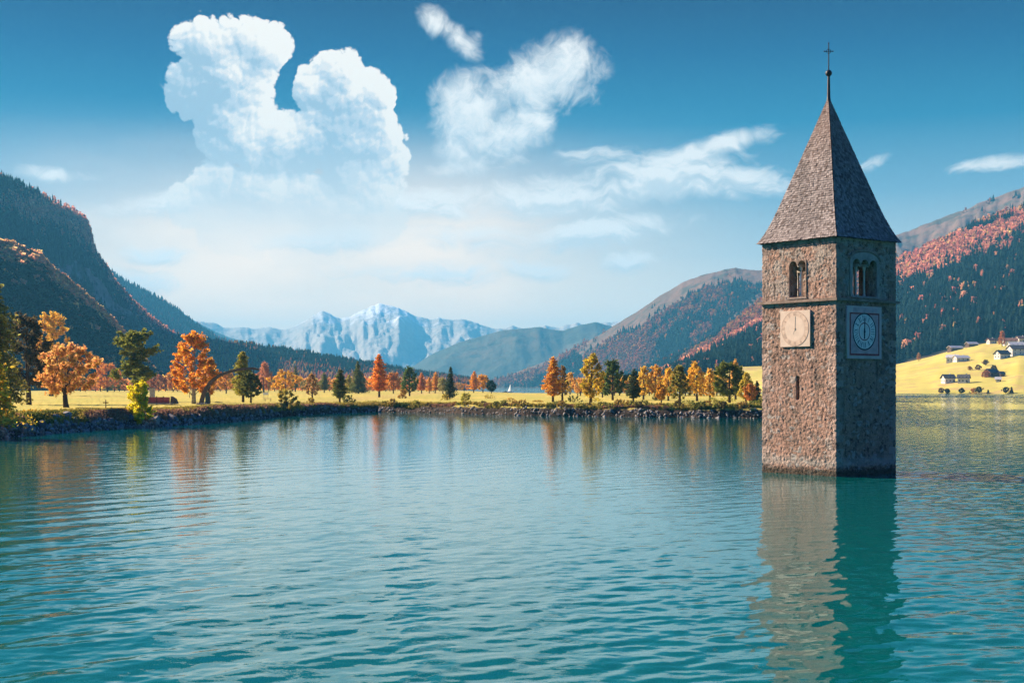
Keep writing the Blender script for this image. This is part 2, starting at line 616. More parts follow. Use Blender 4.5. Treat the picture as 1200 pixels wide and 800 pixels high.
# the waves themselves are modelled (below); only the finest ripples, and the water beyond, are left to the shader
dist_ = t.v('LENGTH', Pw)
r2 = t.noise(t.map(Pw, rot=(0, 0, R(-30)), scale=(0.7, 1.0, 1)), 0.9, 3, 0.55, 0.3)
r3 = t.noise(t.map(Pw, rot=(0, 0, R(25)), scale=(0.8, 1.0, 1)), 3.6, 3, 0.5)
hgt = t.m('ADD', t.m('MULTIPLY', r3, 0.006), t.m('MULTIPLY', r2, t.step(dist_, 500, 1100, 0.0, 0.16)))
nrm = bump(t, hgt, 1.0, 1.0)
depth = t.noise(Pw, 0.012, 3, 0.5)
wc = t.mix(depth, (0.000, 0.088, 0.090), (0.000, 0.104, 0.090))
df_ = t.n('ShaderNodeBsdfDiffuse')
t.link(wc, df_.inputs[0])
gl_ = t.n('ShaderNodeBsdfGlossy')
gl_.inputs['Roughness'].default_value = 0.03
gl_.inputs['Color'].default_value = (0.94, 1.0, 1.0, 1)
t.link(nrm, gl_.inputs['Normal'])
fr_ = t.n('ShaderNodeFresnel')
fr_.inputs['IOR'].default_value = 1.45
t.link(nrm, fr_.inputs['Normal'])
mw_ = t.n('ShaderNodeMixShader')
t.link(fr_.outputs[0], mw_.inputs[0])
t.link(df_.outputs[0], mw_.inputs[1])
t.link(gl_.outputs[0], mw_.inputs[2])
finish(t, mw_.outputs[0])
M_WATER = m
# one sheet: a fine fan of modelled waves in front of the shore, coarse rows beyond and behind
wr = np.random.default_rng(3)
NW = 76
lam = np.geomspace(0.36, 3.0, NW) * wr.uniform(0.93, 1.07, NW)
th = R(128) + wr.normal(0, R(34), NW)
kx, ky = 2 * np.pi / lam * np.cos(th), 2 * np.pi / lam * np.sin(th)
slope_ = 0.037 * math.sqrt(2.0 / NW) * np.interp(np.log(lam), np.log([0.36, 0.7, 1.4, 3.0]), [0.8, 1.2, 1.25, 0.5])
ampw = slope_ * lam / (2 * np.pi)
phw = wr.uniform(0, 6.283, NW)
YFAN = 1200.0
rowsY = [22.0]
while rowsY[-1] < YFAN:
    rowsY.append(rowsY[-1] + (max(0.08, min(0.26, rowsY[-1] * 0.003)) if rowsY[-1] < 345 else rowsY[-1] * 0.0017))
rowsY = np.array(rowsY)
tcol = np.linspace(-0.46, 0.46, 1100)


def waves(X, Y):
    Z = np.zeros_like(X)
    for k in range(NW):
        Z += ampw[k] * np.sin(kx[k] * X + ky[k] * Y + phw[k])
    gust = 0.9 + 1.1 * fbm(X / 38 + 3, Y / 60, 3, 201)
    # a train of longer swell coming in from the lower left
    sw = np.sin((X * math.cos(R(141)) + Y * math.sin(R(141))) * 2 * math.pi / 3.1 + 1.6 * fbm(X / 9, Y / 9, 2, 77))
    left = np.clip(0.5 - (X / np.maximum(Y, 1) + 0.10) * 2.4, 0.08, 1)
    return Z * np.clip(gust, 0.45, 1.5) + 0.024 * sw * left * np.clip(0.8 + 0.8 * fbm(X / 14, Y / 14, 2, 78), 0.2, 1.4)


Xf, Yf_ = tcol[None, :] * rowsY[:, None], np.repeat(rowsY[:, None], len(tcol), 1)
fade = np.clip((YFAN - Yf_) / 100, 0, 1) * np.clip((0.46 - np.abs(tcol[None, :])) / 0.02, 0, 1) * np.clip((Yf_ - 22) / 1.5, 0, 1)
Zf = waves(Xf, Yf_) * fade * np.interp(Yf_, [28, 45, 62, 110, 330], [1.15, 0.85, 0.55, 0.36, 0.34]) * (1 + 1.7 * np.clip((tcol[None, :] - 0.23) / 0.06, 0, 1) * np.clip((Yf_ - 45) / 50, 0, 1)) * (1 + np.clip((Yf_ - 400) / 300, 0, 1) * 4.5)
nR, nC = Xf.shape
V = [np.stack([Xf, Yf_, Zf], -1).reshape(-1, 3)]
ix = np.arange(nR * nC).reshape(nR, nC)
Fw = [np.stack([ix[:-1, :-1], ix[:-1, 1:], ix[1:, 1:], ix[1:, :-1]], -1).reshape(-1, 4)]
off = nR * nC


def patch(P00, P10, P11, P01):
    global off
    V.append(np.array([(*p, 0.0) for p in (P00, P10, P11, P01)]))
    Fw.append(np.array([[off, off + 1, off + 2, off + 3]]))
    off += 4


XW, YF, YB_ = 12500, 18900, -350
a0, a1 = 0.46 * 22, 0.46 * YFAN
patch((-XW, YFAN), (-a1, YFAN), (-a1, YF), (-XW, YF))
patch((-a1, YFAN), (a1, YFAN), (a1, YF), (-a1, YF))
patch((a1, YFAN), (XW, YFAN), (XW, YF), (a1, YF))
patch((-XW, 22), (-a0, 22), (-a1, YFAN), (-XW, YFAN))
patch((a0, 22), (XW, 22), (XW, YFAN), (a1, YFAN))
patch((-XW, YB_), (XW, YB_), (XW, 22), (-XW, 22))
water = mesh_obj('water', np.concatenate(V), np.concatenate(Fw), M_WATER, smooth=True)
tag(water, kind='structure')

# ------------------------------------------------------------------ mountains, from the farthest to the nearest
M_SNOW = slope_mat("snowy summit", [(0.36, 0.33, 0.29), (0.42, 0.38, 0.33), (0.29, 0.27, 0.24)], 0.0011, rock=(0.38, 0.35, 0.31), rock_thr=(0.3, 0.65), snow=(560, 760, 700), bdist=60)
M_BLUE = slope_mat("far hillside", [(0.07, 0.08, 0.055), (0.12, 0.10, 0.06), (0.05, 0.06, 0.04)], 0.002, bdist=20)
M_ALP = slope_mat("alpine pasture", [(0.17, 0.105, 0.075), (0.12, 0.085, 0.06), (0.07, 0.065, 0.045)], 0.003, rock=(0.25, 0.22, 0.2), rock_thr=(0.1, 0.4), bdist=12)
M_CLIFF = slope_mat("rocky mountainside", [(0.045, 0.05, 0.035), (0.09, 0.07, 0.045), (0.03, 0.04, 0.03)], 0.006, rock=(0.24, 0.22, 0.20), rock_thr=(0.42, 0.70), bdist=10)
M_FLOOR = slope_mat("forest floor", [(0.035, 0.04, 0.025), (0.06, 0.045, 0.03), (0.03, 0.035, 0.02)], 0.01, bdist=4)
M_SHOULDER = slope_mat("wooded shoulder", [(0.17, 0.10, 0.06), (0.05, 0.055, 0.035), (0.22, 0.13, 0.08)], 0.0045, bdist=8)

snowy = [(60, 395), (160, 380), (230, 376), (250, 377), (262, 383), (280, 384), (300, 385), (315, 383), (330, 388), (345, 383), (358, 376), (368, 368), (378, 365), (390, 368),
         (400, 374), (410, 372), (420, 366), (432, 361), (440, 358), (446, 355), (455, 358), (470, 362), (480, 366), (490, 371), (505, 375), (515, 371), (530, 375), (545, 375),
         (560, 380), (572, 384), (590, 386), (602, 382), (622, 385), (640, 380), (655, 384), (675, 379), (690, 381), (760, 370), (860, 380)]
loft('mountain', [(x, y, 13000) for x, y in snowy], [(60, 10200, 0), (860, 10200, 0)], 520, 90, M_SNOW, jit=0.03, amp=0.17, gul=(22, 1.6), seed=2, back=0.08)
loft('mountain', [(x, y, 9600) for x, y in [(120, 330), (180, 352), (215, 368), (236, 380), (252, 388), (270, 396), (296, 402), (320, 409), (345, 418), (370, 426), (410, 436), (450, 446), (470, 451)]],
     [(120, 8600, 0), (470, 9000, 0)], 160, 40, M_BLUE, jit=0.012, amp=0.10, gul=(5, 0.7), seed=21)
loft('mountain', [(x, y, 8000) for x, y in [(440, 449), (480, 431), (510, 413), (540, 400), (555, 396), (575, 391), (590, 387), (605, 386), (620, 384), (633, 383), (645, 386), (660, 387), (680, 380), (698, 377), (712, 381), (740, 388), (800, 395), (900, 410)]],
     [(440, 7300, 0), (900, 6800, 0)], 240, 50, M_BLUE, jit=0.015, amp=0.12, gul=(7, 0.7), seed=31)
G_M3, _ = loft('mountain', [(x, y, 5500) for x, y in [(40, 270), (90, 296), (120, 315), (140, 326), (160, 337), (190, 352), (215, 369), (232, 382), (250, 393), (265, 401), (300, 413), (350, 429), (400, 441), (430, 450)]],
     [(40, 4900, 0), (430, 5200, 0)], 220, 50, M_BLUE, jit=0.014, amp=0.09, gul=(6, 0.7), seed=41)
right_far = [(540, 452), (575, 447), (600, 438), (640, 423), (670, 410), (700, 394), (720, 381), (745, 366), (775, 346), (800, 331), (830, 320), (850, 316), (862, 314), (876, 316), (890, 317), (920, 309), (1000, 289), (1050, 277), (1080, 264), (1110, 253), (1150, 238), (1180, 227), (1200, 220), (1290, 192)]
G_M6, _ = loft('mountain', [(x, y, float(np.interp(x, [540, 700, 890, 1100, 1290], [5200, 5000, 4700, 4700, 4700]))) for x, y in right_far],
     [(540, 5000, 0), (640, 4700, 0), (760, 3900, 0), (900, 3300, 0), (1100, 3050, 0), (1290, 3050, 0)], 420, 90, M_ALP, jit=0.010, amp=0.11, gul=(11, 0.6), seed=51, bulge=0.06)
G_M6B, _ = loft('hills', [(x, y, float(np.interp(x, [640, 893, 1060], [3600, 3100, 3000]))) for x, y in [(640, 452), (690, 447), (720, 444), (745, 438), (780, 425), (810, 411), (840, 394), (868, 374), (893, 352), (930, 338), (990, 322), (1050, 300)]],
     [(640, 3500, 0), (760, 2900, 0), (900, 2300, 0), (1050, 2100, 0)], 220, 50, M_SHOULDER, jit=0.012, amp=0.08, gul=(6, 0.6), seed=61)
edge = [(770, 450), (800, 444), (830, 436), (860, 430), (893, 429), (960, 429), (1050, 427), (1090, 418), (1120, 409), (1150, 403), (1175, 399), (1200, 396), (1250, 388), (1330, 380)]
YE = 1620.0
G_M8, _ = loft('hills', [(x, y, float(np.interp(x, [770, 850, 1050, 1330], [1900, 2500, 2700, 3000]))) for x, y in [(770, 449), (800, 432), (830, 414), (850, 402), (900, 374), (960, YFAN), (1020, 322), (1050, 310), (1075, 300), (1100, 287), (1130, 272), (1160, 259), (1200, 246), (1260, 226), (1330, 205)]],
     [(x, YE, EYE + (HOR - y - 2) / F * YE) for x, y in edge], 240, 90, M_FLOOR, jit=0.006, amp=0.05, gul=(7, 0.5), seed=71)
G_M4, _ = loft('mountain', [(-190, 120, 2300), (-80, 172, 2400), (0, 209, 2500), (15, 216, 2520), (30, 222, 2560), (60, 236, 2650), (85, 250, 2700), (99, 261, 2740), (106, 272, 2750), (107, 285, 2760), (112, 299, 2780), (120, 311, 2820), (135, 335, 2900),
     (150, 351, 2960), (175, 375, 3050), (200, 391, 3150), (215, 400, 3200), (235, 416, 3250), (258, 434, 3280), (285, 449, 3300)],
     [(-190, 1900, 2), (0, 2080, 2), (110, 2350, 2), (200, 2750, 2), (285, 3100, 2)], 320, 110, M_CLIFF, jit=0.012, amp=0.13, gul=(12, 1.6), seed=81, bulge=0.02, power=0.6)
G_M3B, _ = loft('hills', [(x, y, 2650) for x, y in [(120, 398), (170, 399), (200, 399), (230, 401), (270, 406), (310, 411), (350, 416), (400, 425), (440, 432), (480, 440), (520, 446), (556, 451)]],
     [(120, 2050, 2), (556, 2250, 2)], 200, 40, M_SHOULDER, jit=0.02, amp=0.06, gul=(6, 0.5), seed=91)
G_M5, _ = loft('hills', [(-190, 235, 1340), (-60, 276, 1350), (0, 293, 1360), (20, 300, 1360), (45, 309, 1370), (60, 325, 1375), (80, 341, 1380), (100, 358, 1390), (125, 381, 1400), (140, 397, 1410), (150, 411, 1415), (163, 427, 1420), (180, 446, 1430), (190, 452, 1430)],
     [(-190, 1120, 2), (190, 1330, 2)], 220, 50, M_FLOOR, jit=0.02, amp=0.06, gul=(7, 0.6), seed=101, power=0.42)
# the sunny meadow slope over the right-hand shore
M_SLOPE = slope_mat("sunny meadow", [(0.44, 0.38, 0.075), (0.52, 0.44, 0.10), (0.46, 0.33, 0.11)], 0.012, stretch=(1, 1, 4), bmp=0.3, bdist=1.0)
G_M9, slope_o = loft('field', [(x, y, YE) for x, y in edge], [(770, 1590, 0), (850, 1540, 0), (893, 1460, 0), (960, 1300, 0), (1050, 1100, 0), (1200, 1020, 0), (1330, 1000, 0)], 180, 60, M_SLOPE, jit=0.0, amp=0.07, gul=(6, 0.5), seed=111, bulge=0.05, back=0.03)


def slope_point(px, py, G=None):
    """where the photo direction (px, py) meets the meadow slope"""
    G = G_M9 if G is None else G
    for ax in (0, 1):
        n_ = G.shape[ax]
        u_ = np.linspace(0, n_ - 1, n_ * 4)
        a_ = np.floor(u_).astype(int).clip(0, n_ - 2)
        f_ = (u_ - a_).reshape((-1, 1, 1) if ax == 0 else (1, -1, 1))
        G = np.take(G, a_, ax) * (1 - f_) + np.take(G, a_ + 1, ax) * f_
    sx = 600 + G[..., 0] / G[..., 1] * F
    sy = HOR - (G[..., 2] - EYE) / G[..., 1] * F
    k = np.argmin((sx - px) ** 2 + (sy - py) ** 2)
    i, j = np.unravel_index(k, sx.shape)
    return Vector(G[i, j])


# ------------------------------------------------------------------ the flat meadow and its shore
SH = np.array([(-220, 560), (-120, 535), (-60, 524), (0, 513), (30, 510), (60, 507.5), (120, 503.5), (180, 500), (230, 497), (280, 493), (330, 487.5), (380, 484.5), (440, 482.5), (500, 483.5), (560, 485.5),
               (620, 487), (700, 488), (780, 489), (840, 489.5), (893, 490), (960, 489), (1000, 487), (1025, 484), (1040, 480)], float)
FARY = np.array([(-220, 1250), (100, 1280), (200, 1700), (440, 1750), (520, 1400), (575, 900), (600, 800), (700, 780), (900, 640), (980, 480), (1025, 360), (1040, 348)], float)


def shore_y(px):
    return EYE * F / (np.interp(px, SH[:, 0], SH[:, 1]) - HOR)


def bank_h(px):
    return np.interp(px, [-200, 0, 120, 250, 330, 420, 600, 900, 1040], [2.3, 2.2, 2.2, 2.3, 2.0, 1.7, 1.8, 1.8, 1.0])


def meadow_z(px, Y):
    px, Y = np.asarray(px, float), np.asarray(Y, float)
    X = (px - 600) / F * Y
    d = Y - shore_y(px) + fbm(X / 6.0, Y / 6.0, 4, 7) * 2.0
    df = np.interp(px, FARY[:, 0], FARY[:, 1]) - Y
    h = bank_h(px) * (1 + 0.22 * fbm(X / 9.0, Y / 30.0, 3, 8))
    w = np.interp(px, [300, 440, 560], [6.5, 2.8, 1.9])
    q = np.clip(d / w, -0.4, 1)
    z = np.where(q < 0, q * 3, h * (1 - (1 - np.clip(q, 0, 1)) ** 1.6))
    z = z + np.clip((d - w) / 40, 0, 1) * (2.15 - h) * 0.8
    z = z + fbm(X / 14.0, Y / 14.0, 3, 9) * 0.16 * np.clip(d / 8, 0, 1) + fbm(X / 2.2, Y / 2.2, 3, 19) * 0.12 * np.clip(d / 2, 0, 1)
    z = z - np.clip(1 - df / 8.0, 0, 1) * (z + 0.8)
    return z


def meadow_pt(px, py):
    """the spot of the meadow seen in photo direction (px, py)"""
    z = 2.0
    for _ in range(12):
        Y = (EYE - z) * F / (py - HOR)
        Y = float(np.clip(Y, shore_y(px) + 0.5, np.interp(px, FARY[:, 0], FARY[:, 1]) - 9))
        z = float(meadow_z(px, Y))
    return Vector(((px - 600) / F * Y, Y, z))


m, t = new_mat("autumn meadow")
g = t.n('ShaderNodeNewGeometry')
Pm = g.outputs['Position']
n1 = t.noise(t.v('MULTIPLY', Pm, (1, 0.35, 1)), 0.05, 5, 0.6)
n2 = t.noise(Pm, 1.2, 5, 0.65)
c = t.mix(t.step(n1, 0.4, 0.62), (0.50, 0.40, 0.085), (0.40, 0.37, 0.07))
c = t.mix(t.step(n2, 0.48, 0.75), c, (0.55, 0.37, 0.11))
sp = t.n('ShaderNodeSeparateXYZ')
t.link(Pm, sp.inputs[0])
zz = t.m('ADD', sp.outputs[2], t.m('MULTIPLY', t.m('SUBTRACT', n2, 0.5), 1.4))
soil = t.mix(t.step(t.noise(Pm, 0.9, 5, 0.6), 0.4, 0.6), (0.022, 0.018, 0.015), (0.06, 0.042, 0.032))
lf_ = t.step(sp.outputs[0], -70, -30, 0.75, 0.0)
zz = t.m('ADD', zz, lf_)
brow = t.mix(t.step(t.noise(Pm, 0.35, 4, 0.6), 0.4, 0.6), (0.36, 0.22, 0.13), (0.44, 0.33, 0.10))
c = t.mix(t.m('MULTIPLY', t.step(zz, 2.75, 2.3), t.step(sp.outputs[0], -70, -30, 1.0, 0.0)), c, brow)
c = t.mix(t.step(zz, 1.3, 1.85), soil, c)
nrm = bump(t, t.noise(Pm, 2.5, 5, 0.7), 0.7, 0.25)
finish(t, principled(t, c, 0.95, 0.1, nrm))
M_MEADOW = m
pxs = np.linspace(-220, 1040, 1000)
dd = np.r_[np.linspace(-4, 8, 34), np.geomspace(9, 40, 18), np.linspace(46, 100, 10)]
Ys = shore_y(pxs)
Yf = np.interp(pxs, FARY[:, 0], FARY[:, 1])
rows = []
for d in dd:
    rows.append(np.minimum(Ys + d, Yf - 10))
for k in np.linspace(0.03, 1, 26):
    rows.append(np.minimum(Ys + 100, Yf - 10) + (Yf - np.minimum(Ys + 100, Yf - 10)) * k + 0.01)
YY = np.array(rows)
PX = np.repeat(pxs[None], len(rows), 0)
ZZ = meadow_z(PX, YY)
V = np.stack([(PX - 600) / F * YY, YY, ZZ], -1)
ix = np.arange(V.shape[0] * V.shape[1]).reshape(V.shape[:2])
ground = mesh_obj('ground', V.reshape(-1, 3), np.stack([ix[:-1, :-1], ix[:-1, 1:], ix[1:, 1:], ix[1:, :-1]], -1).reshape(-1, 4), M_MEADOW, smooth=True)
tag(ground, kind='structure')

# ------------------------------------------------------------------ haze: the air over the whole valley
HAZE = 8.4e-5
m = bpy.data.materials.new("valley air")
m.use_nodes = True
m.node_tree.nodes.clear()
t = NT(m.node_tree)
pv = t.n('ShaderNodeVolumePrincipled')
pv.inputs['Color'].default_value = (0.12, 0.56, 0.94, 1)
pv.inputs['Density'].default_value = HAZE
pv.inputs['Anisotropy'].default_value = 0.1
o = t.n('ShaderNodeOutputMaterial')
t.link(pv.outputs[0], o.inputs['Volume'])
bm = bmesh.new()
box(bm, (-13000, -400, -3), (13000, 19000, 880))
haze = bm_obj('haze', bm, m)
tag(haze, kind='stuff')
# ------------------------------------------------------------------ foliage materials
def leaf_mat(name, use_attr=False, trans=0.4, hue=0.035, val=(0.55, 1.35)):
    m, t = new_mat(name)
    g = t.n('ShaderNodeNewGeometry')
    ri = g.outputs['Random Per Island']
    if use_attr:
        a = t.n('ShaderNodeAttribute')
        a.attribute_name = 'tint'
        base = a.outputs['Color']
    else:
        base = t.n('ShaderNodeObjectInfo').outputs['Color']
    hsv = t.n('ShaderNodeHueSaturation')
    t.put(hsv.inputs['Hue'], t.step(ri, 0, 1, 0.5 - hue, 0.5 + hue, 'LINEAR'))
    r2_ = t.m('FRACT', t.m('MULTIPLY', ri, 37.7))
    t.put(hsv.inputs['Value'], t.step(r2_, 0, 1, val[0], val[1], 'LINEAR'))
    t.link(base, hsv.inputs['Color'])
    d = t.n('ShaderNodeBsdfDiffuse')
    t.link(hsv.outputs[0], d.inputs[0])
    tr = t.n('ShaderNodeBsdfTranslucent')
    t.link(hsv.outputs[0], tr.inputs[0])
    ms_ = t.n('ShaderNodeMixShader')
    ms_.inputs[0].default_value = trans
    t.link(d.outputs[0], ms_.inputs[1])
    t.link(tr.outputs[0], ms_.inputs[2])
    finish(t, ms_.outputs[0])
    return m


M_LEAF = leaf_mat("autumn leaves", trans=0.5, hue=0.03, val=(0.55, 1.4))
M_FOREST = leaf_mat("distant forest", True, 0.25, 0.02, (0.7, 1.25))
M_BARK = plain_mat("bark", (0.075, 0.055, 0.042), 0.9, 0.1, 0.4, 1.5)
M_BIRCH = plain_mat("pale bark", (0.30, 0.27, 0.24), 0.9, 0.1, 0.5, 2.0)


def conifer_template(r, tiers=3, sides=5, slim=0.22):
    """one small far-off conifer: ragged skirts of branches on top of each other, unit height"""
    V, Fc = [], []
    for k in range(tiers):
        z0 = 0.06 + 0.80 * k / tiers
        z1 = min(1.0, z0 + 1.35 / tiers * (1.0 if k < tiers - 1 else 0.9))
        if k == tiers - 1:
            z1 = 1.0
        rad = slim * (1 - 0.8 * k / tiers)
        b = len(V)
        ph = r.random() * 6.28
        for i in range(sides):
            a = ph + i * 2 * math.pi / sides + r.normal(0, 0.15)
            q = rad * r.uniform(0.7, 1.25)
            V.append((math.cos(a) * q, math.sin(a) * q, z0 + r.uniform(-0.05, 0.03)))
        V.append((r.normal(0, 0.01), r.normal(0, 0.01), z1))
        for i in range(sides):
            Fc.append((b + i, b + (i + 1) % sides, b + sides))
    return np.array(V), np.array(Fc)


def puff_template(r, n=26, cone=0.0):
    """one far-off leafy crown: a loose heap of leaf clumps, unit height"""
    V, Fc = [], []
    for k in range(n):
        u = r.random()
        z = 0.15 + 0.8 * u
        rad = (0.34 * math.sin(math.pi * min(1, 0.18 + u * 0.82)) ** 0.7) * (1 - cone * u)
        a = r.random() * 6.28
        q = rad * math.sqrt(r.uniform(0.25, 1))
        c = np.array([math.cos(a) * q, math.sin(a) * q, z])
        s_ = r.uniform(0.09, 0.17)
        nrm_ = r.normal(0, 1, 3)
        nrm_ /= np.linalg.norm(nrm_)
        e1 = np.cross(nrm_, r.normal(0, 1, 3))
        e1 /= np.linalg.norm(e1)
        e2 = np.cross(nrm_, e1)
        b = len(V)
        for j in range(3):
            an = j * 2.094 + r.normal(0, 0.2)
            V.append(tuple(c + (e1 * math.cos(an) + e2 * math.sin(an)) * s_ * 1.3))
        Fc.append((b, b + 1, b + 2))
    return np.array(V), np.array(Fc)


def forest(name, pos, height, tint, templates, r, mat=None):
    """one mass of far-off trees as a single object"""
    n = len(pos)
    which = r.integers(0, len(templates), n)
    Vs, Fs, Cs = [], [], []
    off = 0
    for k, (TV, TF) in enumerate(templates):
        ids = np.nonzero(which == k)[0]
        if not len(ids):
            continue
        a = r.random(len(ids)) * 6.28
        ca, sa = np.cos(a), np.sin(a)
        h = height[ids]
        w = h * r.uniform(0.85, 1.25, len(ids))
        x = TV[None, :, 0] * ca[:, None] - TV[None, :, 1] * sa[:, None]
        y = TV[None, :, 0] * sa[:, None] + TV[None, :, 1] * ca[:, None]
        v = np.stack([pos[ids, 0, None] + x * w[:, None], pos[ids, 1, None] + y * w[:, None], pos[ids, 2, None] - 0.4 + TV[None, :, 2] * h[:, None]], -1)
        Vs.append(v.reshape(-1, 3))
        Fs.append((TF[None] + (np.arange(len(ids)) * len(TV))[:, None, None] + off).reshape(-1, 3))
        Cs.append(np.repeat(tint[ids], len(TV), 0))
        off += len(ids) * len(TV)
    V, Fc, C = np.concatenate(Vs), np.concatenate(Fs), np.concatenate(Cs)
    o = mesh_obj(name, V, Fc, mat or M_FOREST)
    at_ = o.data.attributes.new('tint', 'FLOAT_COLOR', 'POINT')
    at_.data.foreach_set('color', np.c_[C, np.ones(len(C))].astype(np.float32).ravel())
    tag(o, kind='stuff')
    return o


def tints(n, table, w, r):
    T = np.array(table)
    return T[r.choice(len(T), n, p=np.array(w) / sum(w))] * r.uniform(0.75, 1.25, (n, 1))


fr = np.random.default_rng(77)
CON = [conifer_template(fr, 3, 5, s_) for s_ in (0.17, 0.20, 0.23, 0.19)]
CON2 = [conifer_template(fr, 2, 5, s_) for s_ in (0.20, 0.24, 0.27)]
PUF = [puff_template(fr, 26, c_) for c_ in (0.0, 0.2, 0.5, 0.3)]
DARK = [(0.012, 0.026, 0.021), (0.018, 0.036, 0.026), (0.010, 0.020, 0.018)]
RED = [(0.46, 0.13, 0.07), (0.55, 0.20, 0.08), (0.36, 0.10, 0.06)]
GOLD = [(0.55, 0.27, 0.05), (0.60, 0.36, 0.07)]



def mixed_forest(q, isl, r, con, hlo, hhi, warm_t, warm_w, k=1.0, dark_k=1.0):
    """spruces and, in their own stands, leafy larches"""
    hh_ = hlo + (hhi - hlo) * r.random(len(q)) ** 1.4
    a_, b_ = np.nonzero(~isl)[0], np.nonzero(isl)[0]
    forest('forest', q[a_], hh_[a_], tints(len(a_), DARK, (1, 1, 1), r) * dark_k, con, r)
    forest('forest', q[b_], hh_[b_] * 0.9, tints(len(b_), warm_t, warm_w, r) * k, PUFC, r, M_LARCH)


def stand(p, gain=2.6):
    return np.clip(0.5 + (p - 0.5) * gain, 0.015, 0.97)


M_LARCH = leaf_mat("larch stands", True, 0.5, 0.02, (0.7, 1.3))
PUFC = [puff_template(fr, 16, c_) for c_ in (0.4, 0.55, 0.7)]
# right-hand forest over the sunny meadow: dark spruces, a belt of reddening larches above
q, s_, u_ = grid_pick(G_M8, 26000, fr, 0.0, 0.985)
band = s_ + fbm(q[:, 0] / 160, q[:, 1] / 160, 4, 5) * 0.22
pl = np.clip((0.40 - band) / 0.18, 0, 1) * np.clip((band + 0.05) / 0.12, 0.25, 1) * 0.74
pl = np.maximum(pl, (fbm(q[:, 0] / 45, q[:, 1] / 45, 3, 15) > 0.52) * (fr.random(len(q)) < 0.5))
isl = fr.random(len(q)) < stand(pl, 1.7)
keep = fbm(q[:, 0] / 60, q[:, 1] / 60, 3, 25) > -0.58
mixed_forest(q[keep], isl[keep], fr, CON, 9, 24, [(0.62, 0.25, 0.17), (0.66, 0.32, 0.19), (0.50, 0.19, 0.13), (0.62, 0.40, 0.14)], (4, 4, 2, 1), 1.05)
# far right mountain: woods thinning out towards the alpine top
q, s_, u_ = grid_pick(G_M6, 36000, fr, 0.02, 0.99)
d_ = fbm(q[:, 0] / 330, q[:, 1] / 330, 5, 33) + (s_ - 0.30 - 0.12 * u_) * 1.5
keep = d_ > fr.normal(0.0, 0.10, len(q))
q, s_ = q[keep], s_[keep]
isl = fr.random(len(q)) < stand(0.45 + fbm(q[:, 0] / 170, q[:, 1] / 260, 5, 35) * 1.3)
mixed_forest(q, isl, fr, CON2, 12, 26, RED + GOLD + [(0.2, 0.11, 0.07)], (2, 3, 2, 1, 0.3, 4), 0.62)
# the lower shoulder in front of it
q, s_, u_ = grid_pick(G_M6B, 17000, fr, 0.0, 0.99)
isl = fr.random(len(q)) < stand(0.55 - (s_ - 0.25) * 1.0 + fbm(q[:, 0] / 110, q[:, 1] / 140, 5, 45) * 1.3)
mixed_forest(q, isl, fr, CON2, 9, 21, RED + GOLD + [(0.22, 0.13, 0.07)], (1, 4, 1, 2, 1, 3), 0.75)
# long wooded ridge closing the meadow, left of the middle
q, s_, u_ = grid_pick(G_M3B, 12000, fr, 0.0, 0.99)
isl = fr.random(len(q)) < np.clip(0.20 + (s_ - 0.25) * 0.9 + fbm(q[:, 0] / 140, q[:, 1] / 140, 4, 55) * 1.3, 0.04, 0.95)
tn = np.where(isl[:, None], tints(len(q), RED + GOLD, (2, 3, 2, 2, 1), fr) * 0.6, tints(len(q), DARK, (1, 1, 1), fr))
forest('forest', q, fr.uniform(11, 19, len(q)), tn, CON2, fr)
# dim ridge behind the cliff
q, s_, u_ = grid_pick(G_M3, 14000, fr, 0.0, 0.99)
forest('forest', q, fr.uniform(14, 24, len(q)), tints(len(q), DARK + RED[:1], (1, 1, 1, 0.3), fr), CON2, fr)
# cliff mountain on the left: trees wherever it is not too steep, orange larches high up, sunlight painted into their bright tints
q, s_, u_ = grid_pick(G_M4, 26000, fr, 0.0, 0.99)
d_ = fbm(q[:, 0] / 130, q[:, 2] / 90, 5, 65)
bare = np.clip(1 - np.abs(s_ - 0.48) / 0.30, 0, 1) * np.clip(1 - np.abs(u_ - 0.52) / 0.28, 0, 1)
keep = d_ > -0.55 + bare * 0.85
q, s_ = q[keep], s_[keep]
isl = fr.random(len(q)) < np.clip(0.85 - s_ * 2.6 + fbm(q[:, 0] / 120, q[:, 2] / 80, 3, 67) * 1.2, 0.01, 0.9)
mixed_forest(q, isl, fr, CON, 9, 20, [(0.62, 0.28, 0.18), (0.66, 0.34, 0.20), (0.55, 0.22, 0.14)], (3, 3, 2), 1.25, 1.9)
# the near wooded hill on the left: leafy crowns, sunlit rim and shaded body painted into the tints
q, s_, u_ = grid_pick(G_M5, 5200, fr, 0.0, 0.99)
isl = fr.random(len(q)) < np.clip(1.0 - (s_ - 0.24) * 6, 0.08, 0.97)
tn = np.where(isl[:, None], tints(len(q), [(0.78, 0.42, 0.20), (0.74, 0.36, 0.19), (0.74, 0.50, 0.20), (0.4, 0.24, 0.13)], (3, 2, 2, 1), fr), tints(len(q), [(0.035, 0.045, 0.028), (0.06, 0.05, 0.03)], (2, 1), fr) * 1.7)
forest('forest', q, fr.uniform(9, 15, len(q)), tn, [puff_template(fr, 60, c_) for c_ in (0.0, 0.1, 0.3, 0.5)], fr, leaf_mat("hillside leaves", True, 0.6, 0.02, (0.7, 1.25)))
